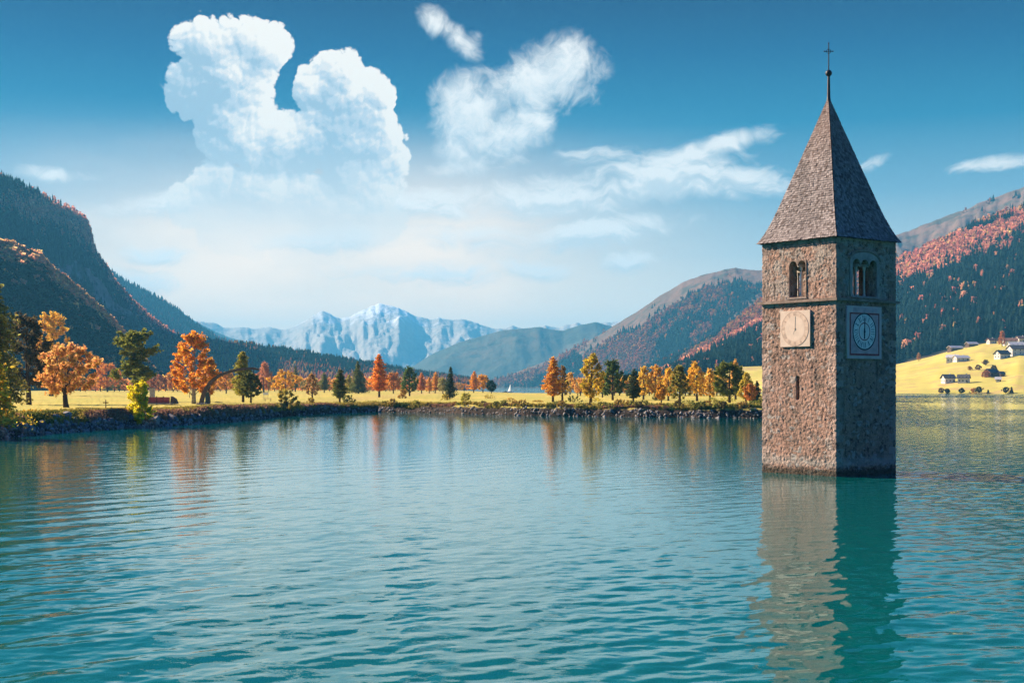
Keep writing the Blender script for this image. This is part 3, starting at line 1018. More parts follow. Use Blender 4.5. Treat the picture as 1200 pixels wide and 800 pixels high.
# woods at the far end of the meadow, beyond the row of single trees
fx = fr.uniform(60, 575, 1500)
fy = fr.uniform(1050, 1700, 1500)
fy = np.minimum(fy, np.interp(fx, FARY[:, 0], FARY[:, 1]) - 12)
ok = (fx < 520) & (fr.random(1500) < np.interp(fx, [60, 110, 200, 420, 500, 560], [1, .8, .9, .8, .6, .3]))
fx, fy = fx[ok], fy[ok]
pp = np.stack([(fx - 600) / F * fy, fy, meadow_z(fx, fy)], 1)
tn = tints(len(pp), [(0.75, 0.34, 0.09), (0.68, 0.26, 0.09), (0.72, 0.46, 0.09), (0.07, 0.09, 0.035), (0.24, 0.23, 0.05)], (4, 2, 3, 1, 2), fr)
forest('woods', pp, fr.uniform(6, 13, len(pp)), tn, PUF, fr, bpy.data.materials["hillside leaves"])
# ------------------------------------------------------------------ the drowned church tower
SIDE = 6.5
HS = SIDE / 2
TA = R(38.1)
corner = Vector((380 / F * 91, 91, 0))
ex = Vector((math.cos(TA), math.sin(TA), 0))
ey = Vector((-math.sin(TA), math.cos(TA), 0))
tower = empty('bell_tower', corner + (ex + ey) * HS, TA)
tag(tower, 'old stone church bell tower with shingled spire rising straight out of the lake', 'tower')
Z_COR = 11.86
Z_EAVE = 16.05
Z_APEX = 26.2

# stone: pinkish brown rubble with pale mortar remains, dressed corner stones, a dark wet foot
m, t = new_mat("rubble masonry")
oc = t.n('ShaderNodeTexCoord').outputs['Object']
wv = t.noise(oc, 2.2, 3, out=1)
Pq = t.v('ADD', oc, t.v('SCALE', t.v('SUBTRACT', wv, (0.5, 0.5, 0.5)), scale=0.35))
Pst = t.v('MULTIPLY', Pq, (1, 1, 1.5))
cellc = t.voro(Pst, 2.9, 'F1', out='Color')
edge_ = t.voro(Pst, 2.9, 'DISTANCE_TO_EDGE')
sc_ = t.n('ShaderNodeSeparateColor')
t.link(cellc, sc_.inputs[0])
c = t.mix(sc_.outputs[0], (0.30, 0.185, 0.135), (0.43, 0.275, 0.205))
c = t.mix(t.step(sc_.outputs[1], 0.72, 0.8), c, (0.20, 0.15, 0.12))
c = t.mix(t.step(sc_.outputs[2], 0.8, 0.86), c, (0.40, 0.36, 0.32))
mort = t.step(edge_, 0.01, 0.05, 0.8, 0.0)
patchy = t.noise(oc, 0.35, 4, 0.6)
c = t.mix(t.m('MULTIPLY', mort, t.step(patchy, 0.35, 0.65, 0.15, 1.0)), c, (0.42, 0.30, 0.23))
big = t.noise(t.v('MULTIPLY', oc, (1, 1, 0.45)), 0.5, 5, 0.65)
c = t.mix(t.step(big, 0.42, 0.64, 0.0, 0.75), c, (0.45, 0.27, 0.20))
fine = t.noise(oc, 9, 6, 0.7)
szz = t.n('ShaderNodeSeparateXYZ')
t.link(oc, szz.inputs[0])
pl_ = t.m('MULTIPLY', t.step(szz.outputs[2], 11.6, 12.0), t.step(t.noise(oc, 0.9, 5, 0.65), 0.44, 0.56))
c = t.mix(t.m('MULTIPLY', pl_, 0.8), c, (0.40, 0.34, 0.29))
strk = t.noise(t.v('MULTIPLY', oc, (2.2, 2.2, 0.16)), 1.0, 5, 0.6)
c = t.mix(t.step(strk, 0.52, 0.68, 0.0, 0.6), c, (0.16, 0.125, 0.105))
c = t.v('SCALE', c, scale=t.step(fine, 0.3, 0.72, 0.62, 1.22, 'LINEAR'))
# dressed corner stones: long and short blocks in turn
sq = t.n('ShaderNodeSeparateXYZ')
t.link(oc, sq.inputs[0])
row_ = t.m('FLOOR', t.m('DIVIDE', t.m('ADD', sq.outputs[2], t.m('MULTIPLY', t.m('SUBTRACT', fine, 0.5), 0.12)), 0.46))
par_ = t.m('MODULO', t.m('ADD', row_, 40), 2)
ln_ = t.m('MULTIPLY_ADD', par_, 0.42, 0.34)
ax_ = t.m('SUBTRACT', HS, t.m('ABSOLUTE', sq.outputs[0]))
ay_ = t.m('SUBTRACT', HS, t.m('ABSOLUTE', sq.outputs[1]))
reach = t.m('ADD', t.m('MAXIMUM', ax_, ay_), t.m('MULTIPLY', t.m('SUBTRACT', fine, 0.5), 0.18))
qm = t.m('LESS_THAN', reach, ln_)
wn_ = t.n('ShaderNodeTexWhiteNoise', noise_dimensions='1D')
t.link(row_, wn_.inputs['W'])
qc = t.mix(wn_.outputs['Value'], (0.20, 0.15, 0.125), (0.50, 0.36, 0.29))
c = t.mix(t.m('MULTIPLY', qm, 0.9), c, qc)
pits = t.step(t.noise(t.v('MULTIPLY', Pq, (1, 1, 0.75)), 3.6, 5, 0.66), 0.56, 0.64)
c = t.mix(t.m('MULTIPLY', pits, 0.75), c, (0.06, 0.045, 0.04))
so = t.n('ShaderNodeSeparateXYZ')
t.link(oc, so.inputs[0])
wetz = t.m('ADD', so.outputs[2], t.m('MULTIPLY', t.m('SUBTRACT', fine, 0.5), 0.8))
tide = t.m('MULTIPLY', t.step(wetz, 0.5, 0.8), t.step(wetz, 1.5, 0.9))
c = t.mix(t.m('MULTIPLY', tide, 0.45), c, (0.44, 0.41, 0.36))
wet = t.step(wetz, 0.25, 0.65, 1.0, 0.0)
c = t.mix(t.m('MULTIPLY', wet, 0.85), c, (0.035, 0.035, 0.025))
hh = t.m('ADD', t.m('MULTIPLY', t.step(edge_, 0.0, 0.10), 0.35), t.m('SUBTRACT', t.m('MULTIPLY', fine, 0.5), t.m('MULTIPLY', pits, 0.7)))
finish(t, principled(t, c, 0.92, 0.12, bump(t, hh, 0.9, 0.06)))
M_STONE = m
M_TRIM = plain_mat("dressed stone", (0.33, 0.28, 0.25), 0.9, 0.15, 0.3, 2.0, bmp=0.4)
M_DARKTRIM = plain_mat("weathered cornice", (0.26, 0.19, 0.15), 0.9, 0.15, 0.4, 2.5, bmp=0.5)
M_PLAST = plain_mat("old plaster", (0.55, 0.48, 0.42), 0.9, 0.1, 0.22, 1.6, bmp=0.3)
M_IRON = plain_mat("black iron", (0.03, 0.03, 0.035), 0.5, 0.4, 0.2, 4, metal=0.6)


def arch_pts(cx, w, z0, z1, n=8):
    """outline of a round-headed opening"""
    r_ = w / 2
    pts = [(cx - r_, z0), (cx + r_, z0)]
    for k in range(n + 1):
        a = math.pi * k / n
        pts.append((cx + r_ * math.cos(a), z1 - r_ + r_ * math.sin(a)))
    return pts


def flat_shape(name, outers, thick, mat, parent=None, M=None):
    """flat outlines (holes found by themselves) given real thickness; returned as a mesh object in place M"""
    cu = bpy.data.curves.new(name, 'CURVE')
    cu.dimensions = '2D'
    cu.fill_mode = 'BOTH'
    cu.extrude = thick / 2
    for pts in outers:
        sp_ = cu.splines.new('POLY')
        sp_.points.add(len(pts) - 1)
        for k, (x, y) in enumerate(pts):
            sp_.points[k].co = (x, y, 0, 1)
        sp_.use_cyclic_u = True
    tmp = bpy.data.objects.new(name + "_tmp", cu)
    col.objects.link(tmp)
    me = bpy.data.meshes.new_from_object(tmp)
    bpy.data.objects.remove(tmp)
    bpy.data.curves.remove(cu)
    if M is not None:
        me.transform(M)
    me.materials.clear()
    me.materials.append(mat)
    me.name = name
    o = bpy.data.objects.new(name, me)
    col.objects.link(o)
    if parent is not None:
        o.parent = parent
    return o


def join_into(target, *others):
    """painted layers become one mesh with the plate that carries them"""
    bm = bmesh.new()
    bm.from_mesh(target.data)
    mats = list(target.data.materials)
    for o in others:
        n0 = len(bm.faces)
        bm.from_mesh(o.data)
        bm.faces.ensure_lookup_table()
        if o.data.materials[0] not in mats:
            mats.append(o.data.materials[0])
        k = mats.index(o.data.materials[0])
        for f in bm.faces[n0:]:
            f.material_index = k
        me_ = o.data
        bpy.data.objects.remove(o)
        bpy.data.meshes.remove(me_)
    bm.to_mesh(target.data)
    bm.free()
    for q in mats[len(target.data.materials):]:
        target.data.materials.append(q)


def face_matrix(which, proud=0.0):
    """wall coordinates (distance from the near corner, height, outward) -> tower coordinates"""
    if which == 'sunny':      # the x = -HS face, running from the near corner along +y
        return Matrix(((0, 0, -1, -HS - proud), (1, 0, 0, -HS), (0, 1, 0, 0), (0, 0, 0, 1)))
    if which == 'shady':      # the y = -HS face, running along +x
        return Matrix(((1, 0, 0, -HS), (0, 0, -1, -HS - proud), (0, 1, 0, 0), (0, 0, 0, 1)))
    if which == 'far_sunny':  # x = +HS
        return Matrix(((0, 0, 1, HS + proud), (1, 0, 0, -HS), (0, 1, 0, 0), (0, 0, 0, 1)))
    return Matrix(((1, 0, 0, -HS), (0, 0, 1, HS + proud), (0, 1, 0, 0), (0, 0, 0, 1)))


WT = 0.85
Z0, Z1 = -1.3, Z_EAVE
lights = {'sunny': [(2.90, 0.68), (3.66, 0.68)], 'far_sunny': [(2.90, 0.68), (3.66, 0.68)],
          'shady': [(2.09, 0.80), (2.99, 0.80), (3.89, 0.80)], 'far_shady': [(2.09, 0.80), (2.99, 0.80), (3.89, 0.80)]}
ZB, ZT = 12.12, 14.62
panels = []
for fc in ('sunny', 'shady', 'far_sunny', 'far_shady'):
    a, b_ = (0.0, SIDE) if 'sunny' in fc else (WT, SIDE - WT)
    out = [[(a, Z0), (b_, Z0), (b_, Z1), (a, Z1)]]
    L = lights[fc]
    x0, x1 = L[0][0] - L[0][1] / 2, L[-1][0] + L[-1][1] / 2
    # opening as one hole, its head scalloped by the little arches; the colonnettes are parts of their own
    pts = [(x0, ZB), (x1, ZB)]
    for (cx, w) in reversed(L):
        for k in range(9):
            an = math.pi * k / 8
            pts.append((cx + w / 2 * math.cos(an), ZT - w / 2 + w / 2 * math.sin(an)))
    out.append(pts)
    if fc == 'sunny':
        out.append([(3.16, 5.1), (3.42, 5.1), (3.42, 6.7), (3.16, 6.7)])
    panels.append(flat_shape('wall', out, WT, M_STONE, None, face_matrix(fc, -WT / 2)))
bm = bmesh.new()
for o in panels:
    bm.from_mesh(o.data)
    me = o.data
    bpy.data.objects.remove(o)
    bpy.data.meshes.remove(me)
wall = bm_obj('wall', bm, M_STONE, tower)
md = wall.modifiers.new("skin", 'REMESH')
md.mode = 'VOXEL'
md.voxel_size = 0.055
md.use_smooth_shade = True
tx = bpy.data.textures.new("stones", 'VORONOI')
tx.noise_scale = 0.25
tx.weight_1, tx.weight_2 = -1.0, 1.0
tx.noise_intensity = 1.4
dm = wall.modifiers.new("stones", 'DISPLACE')
dm.texture = tx
dm.texture_coords = 'LOCAL'
dm.strength = 0.03
dm.mid_level = 0.45
tx2 = bpy.data.textures.new("rough", 'CLOUDS')
tx2.noise_scale = 0.17
tx2.noise_depth = 3
dm = wall.modifiers.new("rough", 'DISPLACE')
dm.texture = tx2
dm.texture_coords = 'LOCAL'
dm.strength = 0.12
dm.mid_level = 0.5
# bake the relief into the mesh
dg = bpy.context.evaluated_depsgraph_get()
me = bpy.data.meshes.new_from_object(wall.evaluated_get(dg))
wall.modifiers.clear()
wall.data = me
me.name = 'wall'
if not me.materials:
    me.materials.append(M_STONE)
for p in me.polygons:
    p.use_smooth = True

bm = bmesh.new()
box(bm, (-HS + WT - 0.02, -HS + WT - 0.02, 11.3), (HS - WT + 0.02, HS - WT + 0.02, 11.6))
bm_obj('belfry_floor', bm, M_BARK, tower)

# cornice under the belfry
bm = bmesh.new()
o_, i_ = HS + 0.20, HS - 0.05
for lo, hi in (((-o_, -o_, Z_COR - 0.10), (o_, -i_, Z_COR + 0.08)), ((-o_, i_, Z_COR - 0.10), (o_, o_, Z_COR + 0.08)),
               ((-o_, -i_, Z_COR - 0.10), (-i_, i_, Z_COR + 0.08)), ((i_, -i_, Z_COR - 0.10), (o_, i_, Z_COR + 0.08))):
    box(bm, lo, hi)
bm_obj('cornice', bm, M_DARKTRIM, tower)
bm = bmesh.new()
o_, i_ = HS + 0.16, HS - 0.10
for lo, hi in (((-o_, -o_, Z_EAVE - 0.02), (o_, -i_, Z_EAVE + 0.10)), ((-o_, i_, Z_EAVE - 0.02), (o_, o_, Z_EAVE + 0.10)),
               ((-o_, -i_, Z_EAVE - 0.02), (-i_, i_, Z_EAVE + 0.10)), ((i_, -i_, Z_EAVE - 0.02), (o_, i_, Z_EAVE + 0.10))):
    box(bm, lo, hi)
bm_obj('eaves_board', bm, M_BARK, tower)

# belfry windows: sill, framing arch and colonnettes
for fc in ('sunny', 'shady', 'far_sunny', 'far_shady'):
    L = lights[fc]
    FM = face_matrix(fc)
    x0, x1 = L[0][0] - L[0][1] / 2, L[-1][0] + L[-1][1] / 2
    cx = (x0 + x1) / 2
    w = x1 - x0
    if fc == 'shady':
        # shallow plastered surround with a round relieving arch over the three lights
        a_out = [(x0 - 0.28, ZB - 0.04), (x1 + 0.28, ZB - 0.04), (x1 + 0.28, ZT - 0.10)]
        a_out += [(cx + (w / 2 + 0.28) * math.cos(math.pi * k / 14), ZT - 0.10 + 0.62 * math.sin(math.pi * k / 14)) for k in range(1, 14)] + [(x0 - 0.28, ZT - 0.10)]
        hole = [(x0 - 0.02, ZB + 0.02), (x1 + 0.02, ZB + 0.02)]
        for (c_, w_) in reversed(L):
            hole += [(c_ + (w_ / 2 + 0.02) * math.cos(math.pi * k / 8), ZT - w_ / 2 + (w_ / 2 + 0.02) * math.sin(math.pi * k / 8)) for k in range(9)]
        win = flat_shape('belfry_window', [a_out, hole], 0.12, M_TRIM, tower, face_matrix(fc, 0.0))
        a_o = [(cx + (w / 2 + 0.40) * math.cos(math.pi * k / 18), ZT - 0.02 + 0.72 * math.sin(math.pi * k / 18)) for k in range(19)]
        a_i = [(cx + (w / 2 + 0.26) * math.cos(math.pi * k / 18), ZT - 0.02 + 0.58 * math.sin(math.pi * k / 18)) for k in range(18, -1, -1)]
        flat_shape('arch_stone', [a_o + a_i], 0.14, M_DARKTRIM, win, face_matrix(fc, 0.02))
    else:
        a_out = [(x0 - 0.05, ZB - 0.04), (x1 + 0.05, ZB - 0.04), (x1 + 0.05, ZT + 0.03), (x0 - 0.05, ZT + 0.03)]
        hole = [(x0, ZB + 0.02), (x1, ZB + 0.02)]
        for (c_, w_) in reversed(L):
            hole += [(c_ + w_ / 2 * math.cos(math.pi * k / 8), ZT - w_ / 2 + w_ / 2 * math.sin(math.pi * k / 8)) for k in range(9)]
        win = flat_shape('belfry_window', [a_out, hole], 0.12, M_DARKTRIM, tower, face_matrix(fc, -0.01))
    bm = bmesh.new()
    box(bm, (x0 - 0.12, ZB - 0.10, -0.7), (x1 + 0.12, ZB - 0.045, 0.12))
    bm.transform(FM)
    bm_obj('sill', bm, M_TRIM, win)
    for (c0, w0_), (c1, w1_) in zip(L, L[1:]):
        xm = (c0 + w0_ / 2 + c1 - w1_ / 2) / 2
        bm = bmesh.new()
        zt_ = ZT - w0_ / 2
        tube(bm, [(xm, ZB - 0.02, -0.38), (xm, ZB + 0.16, -0.38), (xm, ZB + 0.17, -0.38), (xm, zt_ - 0.30, -0.38), (xm, zt_ - 0.29, -0.38), (xm, zt_ - 0.05, -0.38)], [0.12, 0.12, 0.075, 0.07, 0.09, 0.13], 10)
        box(bm, (xm - 0.09, zt_ - 0.06, -0.72), (xm + 0.09, zt_ + 0.12, -0.06))
        bm.transform(FM)
        bm_obj('colonnette', bm, M_PLAST, win, smooth=False)


# spire: a four-sided shingle roof that kicks out a little over the eaves
def roof_half(z):
    u = (z - (Z_EAVE - 0.02)) / (Z_APEX - Z_EAVE)
    return max(0.0, (HS - 0.07) * (1 - u) + 0.31 * math.exp(-u * 12) + 0.03)


NR = 62
zr = [Z_EAVE - 0.02 + (Z_APEX - Z_EAVE + 0.02) * (k / NR) for k in range(NR + 1)]
V, Fc, fm = [], [], []
sr = random.Random(9)
# boarding under the shingles
for k in range(NR + 1):
    h_ = roof_half(zr[k]) - 0.06
    h_ = max(h_, 0.004)
    V += [(-h_, -h_, zr[k]), (h_, -h_, zr[k]), (h_, h_, zr[k]), (-h_, h_, zr[k])]
for k in range(NR):
    for j in range(4):
        a, b_ = k * 4 + j, k * 4 + (j + 1) % 4
        Fc.append((a, b_, b_ + 4, a + 4))
        fm.append(1)
Fc.append((3, 2, 1, 0))
fm.append(1)
for side in range(4):
    ca, sa = math.cos(side * math.pi / 2), math.sin(side * math.pi / 2)
    for k in range(NR):
        h0, h1 = roof_half(zr[k]), roof_half(min(zr[k] + (zr[1] - zr[0]) * 1.25, Z_APEX))
        n_ = max(1, int(round(2 * h0 / 0.17)))
        cuts = [-1 + 2 * i / n_ for i in range(n_ + 1)]
        for i in range(1, n_):
            cuts[i] += sr.uniform(-0.25, 0.25) * 2 / n_
        for i in range(n_):
            x0, x1 = cuts[i], cuts[i + 1]
            g_ = 0.006 / max(h0, 0.1)
            lip = 0.03 + sr.uniform(0, 0.035)
            dz = sr.uniform(-0.035, 0.02)
            za, zb = zr[k] + dz, min(zr[k] + (zr[1] - zr[0]) * 1.25, Z_APEX)
            q = [((x0 + g_) * h0, -(h0 + lip), za), ((x1 - g_) * h0, -(h0 + lip + sr.uniform(-0.012, 0.012)), za + sr.uniform(-0.01, 0.01)), ((x1 - g_) * h1, -(h1 + 0.0), zb), ((x0 + g_) * h1, -(h1 + 0.0), zb),
                 ((x0 + g_) * h0, -(h0 - 0.02), za), ((x1 - g_) * h0, -(h0 - 0.02), za)]
            b0 = len(V)
            for (x, y, z) in q:
                V.append((x * ca - y * sa, x * sa + y * ca, z))
            Fc.append((b0, b0 + 1, b0 + 2, b0 + 3))
            Fc.append((b0 + 4, b0 + 5, b0 + 1, b0))
            fm += [0, 0]
m, t = new_mat("weathered shingles")
g = t.n('ShaderNodeNewGeometry')
ri = g.outputs['Random Per Island']
oc = t.n('ShaderNodeTexCoord').outputs['Object']
c = t.mix(ri, (0.15, 0.125, 0.12), (0.34, 0.29, 0.272))
c = t.mix(t.step(t.m('FRACT', t.m('MULTIPLY', ri, 23.0)), 0.86, 0.92), c, (0.13, 0.10, 0.09))
st_ = t.noise(t.v('MULTIPLY', oc, (1, 1, 0.22)), 0.9, 5, 0.6)
c = t.v('SCALE', c, scale=t.step(st_, 0.3, 0.7, 0.75, 1.15, 'LINEAR'))
sz = t.n('ShaderNodeSeparateXYZ')
t.link(oc, sz.inputs[0])
c = t.mix(t.step(t.m('ADD', sz.outputs[2], t.m('MULTIPLY', st_, 3)), 22, 26, 0, 0.35), c, (0.26, 0.16, 0.12))
finish(t, principled(t, c, 0.85, 0.2, bump(t, t.noise(t.v('MULTIPLY', oc, (14, 14, 2)), 2, 3), 0.4, 0.02)))
M_SHING = m
spire = mesh_obj('spire', V, Fc, [M_SHING, M_BARK], tower, fmat=fm)
# ridge lead caps, pole, ball and cross on the very top
bm = bmesh.new()
tube(bm, [(0, 0, Z_APEX - 0.45), (0, 0, Z_APEX + 0.05), (0, 0, Z_APEX + 1.55)], [0.17, 0.12, 0.085], 10)
bm_obj('finial_pole', bm, M_IRON, spire)
bm = bmesh.new()
bmesh.ops.create_uvsphere(bm, u_segments=20, v_segments=12, radius=0.23, matrix=Matrix.Translation((0, 0, Z_APEX + 1.72)))
bm_obj('finial_ball', bm, M_IRON, spire, smooth=True)
bm = bmesh.new()
tube(bm, [(0, 0, Z_APEX + 1.9), (0, 0, Z_APEX + 3.8)], [0.04, 0.028], 8)
zc = Z_APEX + 3.25
da = math.cos(-TA), math.sin(-TA)
tube(bm, [(-0.30 * da[0], -0.30 * da[1], zc), (0.30 * da[0], 0.30 * da[1], zc)], 0.028, 8)
for s_ in (-1, 1):
    bmesh.ops.create_uvsphere(bm, u_segments=8, v_segments=6, radius=0.05, matrix=Matrix.Translation((s_ * 0.30 * da[0], s_ * 0.30 * da[1], zc)))
bmesh.ops.create_uvsphere(bm, u_segments=8, v_segments=6, radius=0.05, matrix=Matrix.Translation((0, 0, Z_APEX + 3.82)))
pts = [(0.15 * math.cos(a * math.pi / 8) * da[0], 0.15 * math.cos(a * math.pi / 8) * da[1], zc + 0.15 * math.sin(a * math.pi / 8)) for a in range(17)]
tube(bm, pts, 0.022, 6, cap=False)
bm_obj('cross', bm, M_IRON, spire)

# clock faces
M_FADED = plain_mat("faded clock plaster", (0.66, 0.52, 0.41), 0.9, 0.1, 0.12, 1.4)
M_FADEDTAN = plain_mat("faded dial paint", (0.62, 0.465, 0.355), 0.9, 0.1, 0.15, 2.2)
M_FADEDLINE = plain_mat("faded line paint", (0.54, 0.395, 0.30), 0.9, 0.1, 0.35, 5)
M_PANEL = plain_mat("clock panel plaster", (0.62, 0.46, 0.42), 0.9, 0.1, 0.15, 1.6)
M_ROSE = plain_mat("rose paint", (0.60, 0.38, 0.37), 0.9, 0.1, 0.2, 1.8)
M_OXRED = plain_mat("oxide red paint", (0.36, 0.07, 0.07), 0.85, 0.15, 0.25, 3)
M_DIAL = plain_mat("pale dial paint", (0.80, 0.74, 0.68), 0.85, 0.1, 0.12, 2)
M_NUM = plain_mat("dark numeral paint", (0.06, 0.055, 0.07), 0.8, 0.15, 0.2, 4)


def circle(cx, cz, r_, n=48):
    return [(cx + r_ * math.cos(2 * math.pi * k / n), cz + r_ * math.sin(2 * math.pi * k / n)) for k in range(n)]


def rect(x0, z0, x1, z1):
    return [(x0, z0), (x1, z0), (x1, z1), (x0, z1)]


def ray_bar(cx, cz, a, r0, r1, w):
    c_, s_ = math.sin(a), math.cos(a)
    px_, pz_ = s_, -c_
    return [(cx + c_ * r0 - px_ * w / 2, cz + s_ * r0 - pz_ * w / 2), (cx + c_ * r0 + px_ * w / 2, cz + s_ * r0 + pz_ * w / 2),
            (cx + c_ * r1 + px_ * w / 2, cz + s_ * r1 + pz_ * w / 2), (cx + c_ * r1 - px_ * w / 2, cz + s_ * r1 - pz_ * w / 2)]


def dial_text(txt, cx, cz, a, rr, size, wch):
    """one Roman numeral standing radially on the ring, as thin bars (I), crosses (X) and wedges (V)"""
    bars = []
    n = len(txt)
    c_, s_ = math.sin(a), math.cos(a)
    sgn = -1 if wch == 'sunny' else 1
    tx_, tz_ = s_ * sgn, -c_ * sgn
    step_ = size * 0.42
    x = -step_ * (n - 1) / 2

    def bar(x0, r0, x1, r1, w):
        p0 = (cx + c_ * r0 + tx_ * x0, cz + s_ * r0 + tz_ * x0)
        p1 = (cx + c_ * r1 + tx_ * x1, cz + s_ * r1 + tz_ * x1)
        dx_, dz_ = p1[0] - p0[0], p1[1] - p0[1]
        l_ = math.hypot(dx_, dz_)
        nx, nz = -dz_ / l_ * w / 2, dx_ / l_ * w / 2
        bars.append([(p0[0] - nx, p0[1] - nz), (p0[0] + nx, p0[1] + nz), (p1[0] + nx, p1[1] + nz), (p1[0] - nx, p1[1] - nz)])
    for ch in txt:
        if ch == 'I':
            bar(x, rr - size / 2, x, rr + size / 2, 0.034)
        elif ch == 'V':
            bar(x - step_ * 0.4, rr + size / 2, x, rr - size / 2, 0.042)
            bar(x + step_ * 0.4, rr + size / 2, x, rr - size / 2, 0.022)
        else:
            bar(x - step_ * 0.4, rr + size / 2, x + step_ * 0.4, rr - size / 2, 0.042)
            bar(x + step_ * 0.4, rr + size / 2, x - step_ * 0.4, rr - size / 2, 0.022)
        x += step_
    return bars


def bars_obj(name, bars, thick, mat, parent, FMx):
    bm = bmesh.new()
    for k, bq in enumerate(bars):
        zt_ = thick / 2 + 0.0006 * (k % 3)
        lo = [bm.verts.new((x, y, -thick / 2)) for x, y in bq]
        hi = [bm.verts.new((x, y, zt_)) for x, y in bq]
        bm.faces.new(lo[::-1])
        bm.faces.new(hi)
        for i in range(4):
            bm.faces.new((lo[i], lo[(i + 1) % 4], hi[(i + 1) % 4], hi[i]))
    bm.transform(FMx)
    return bm_obj(name, bm, mat, parent)


ROMAN = ['XII', 'I', 'II', 'III', 'IV', 'V', 'VI', 'VII', 'VIII', 'IX', 'X', 'XI']
# pale clock on the sunny side
fc = 'sunny'
cxl, czl = 3.44, 9.98
ck = flat_shape('clock', [rect(2.14, 8.75, 4.74, 11.22)], 0.14, M_FADED, tower, face_matrix(fc, 0.04))
ck['label'] = 'small square clock face on the sunlit wall, its cream paint bleached by the sun'
dl = flat_shape('dial', [circle(cxl, czl, 1.20)], 0.02, M_FADEDTAN, ck, face_matrix(fc, 0.112))
d1 = flat_shape('dial_centre', [circle(cxl, czl, 0.86)], 0.02, M_FADED, None, face_matrix(fc, 0.1155))
d2 = flat_shape('dial_ring', [circle(cxl, czl, 1.20), circle(cxl, czl, 1.15)], 0.02, M_FADEDLINE, None, face_matrix(fc, 0.117))
nb_ = []
for k in range(12):
    nb_ += dial_text(ROMAN[k], cxl, czl, -k * math.pi / 6, 1.01, 0.22, fc)
join_into(dl, d1, d2, bars_obj('numerals', nb_, 0.02, M_FADEDLINE, None, face_matrix(fc, 0.1175)))
bars_obj('hand', [ray_bar(cxl, czl, -R(205), -0.12, 0.42, 0.06)], 0.012, M_FADED, ck, face_matrix(fc, 0.128))
bars_obj('hand', [ray_bar(cxl, czl, -R(2), -0.15, 0.85, 0.04)], 0.012, M_FADED, ck, face_matrix(fc, 0.136))
flat_shape('hub', [circle(cxl, czl, 0.06, 16)], 0.04, M_FADEDLINE, ck, face_matrix(fc, 0.14))
# framed clock on the shaded side
fc = 'shady'
cxr, czr = 2.83, 9.74
ck = flat_shape('clock', [rect(1.00, 7.90, 4.72, 11.46)], 0.14, M_PANEL, tower, face_matrix(fc, 0.04))
ck['label'] = 'tall framed clock face on the shaded wall with red border and dark ring'
flat_shape('band', [rect(1.62, 11.02, 4.20, 11.36)], 0.02, M_ROSE, ck, face_matrix(fc, 0.112))
flat_shape('field', [rect(1.34, 8.20, 4.38, 10.94)], 0.02, M_ROSE, ck, face_matrix(fc, 0.112))
flat_shape('border', [rect(1.26, 8.12, 4.46, 11.00), rect(1.38, 8.24, 4.34, 10.90)], 0.02, M_OXRED, ck, face_matrix(fc, 0.1155))
dl = flat_shape('dial', [circle(cxr, czr, 1.20)], 0.02, M_DIAL, ck, face_matrix(fc, 0.117))
d1 = flat_shape('dial_ring', [circle(cxr, czr, 1.27), circle(cxr, czr, 1.175)], 0.02, M_NUM, None, face_matrix(fc, 0.1195))
d2 = flat_shape('dial_ring', [circle(cxr, czr, 0.62), circle(cxr, czr, 0.55)], 0.02, M_OXRED, None, face_matrix(fc, 0.1195))
nb_ = []
for k in range(12):
    nb_ += dial_text(ROMAN[k], cxr, czr, k * math.pi / 6, 0.91, 0.38, fc)
join_into(dl, d1, d2, bars_obj('numerals', nb_, 0.02, M_NUM, None, face_matrix(fc, 0.1205)))
bars_obj('hand', [ray_bar(cxr, czr, R(181), -0.22, 0.50, 0.12)], 0.02, M_NUM, ck, face_matrix(fc, 0.132))
bars_obj('hand', [ray_bar(cxr, czr, R(2), -0.20, 0.92, 0.07)], 0.02, M_NUM, ck, face_matrix(fc, 0.14))
flat_shape('hub', [circle(cxr, czr, 0.08, 16)], 0.05, M_NUM, ck, face_matrix(fc, 0.14))
# ------------------------------------------------------------------ single trees
def quads_to_mesh(c, e1, e2):
    """leaf faces from centres and half axes"""
    n = len(c)
    V = np.stack([c - e1 - e2 * 0.25, c + e2, c + e1 - e2 * 0.25, c - e2], 1).reshape(-1, 3)
    return V, np.arange(n * 4).reshape(n, 4)


def unit(v):
    return v / np.maximum(np.linalg.norm(v, axis=-1, keepdims=True), 1e-6)


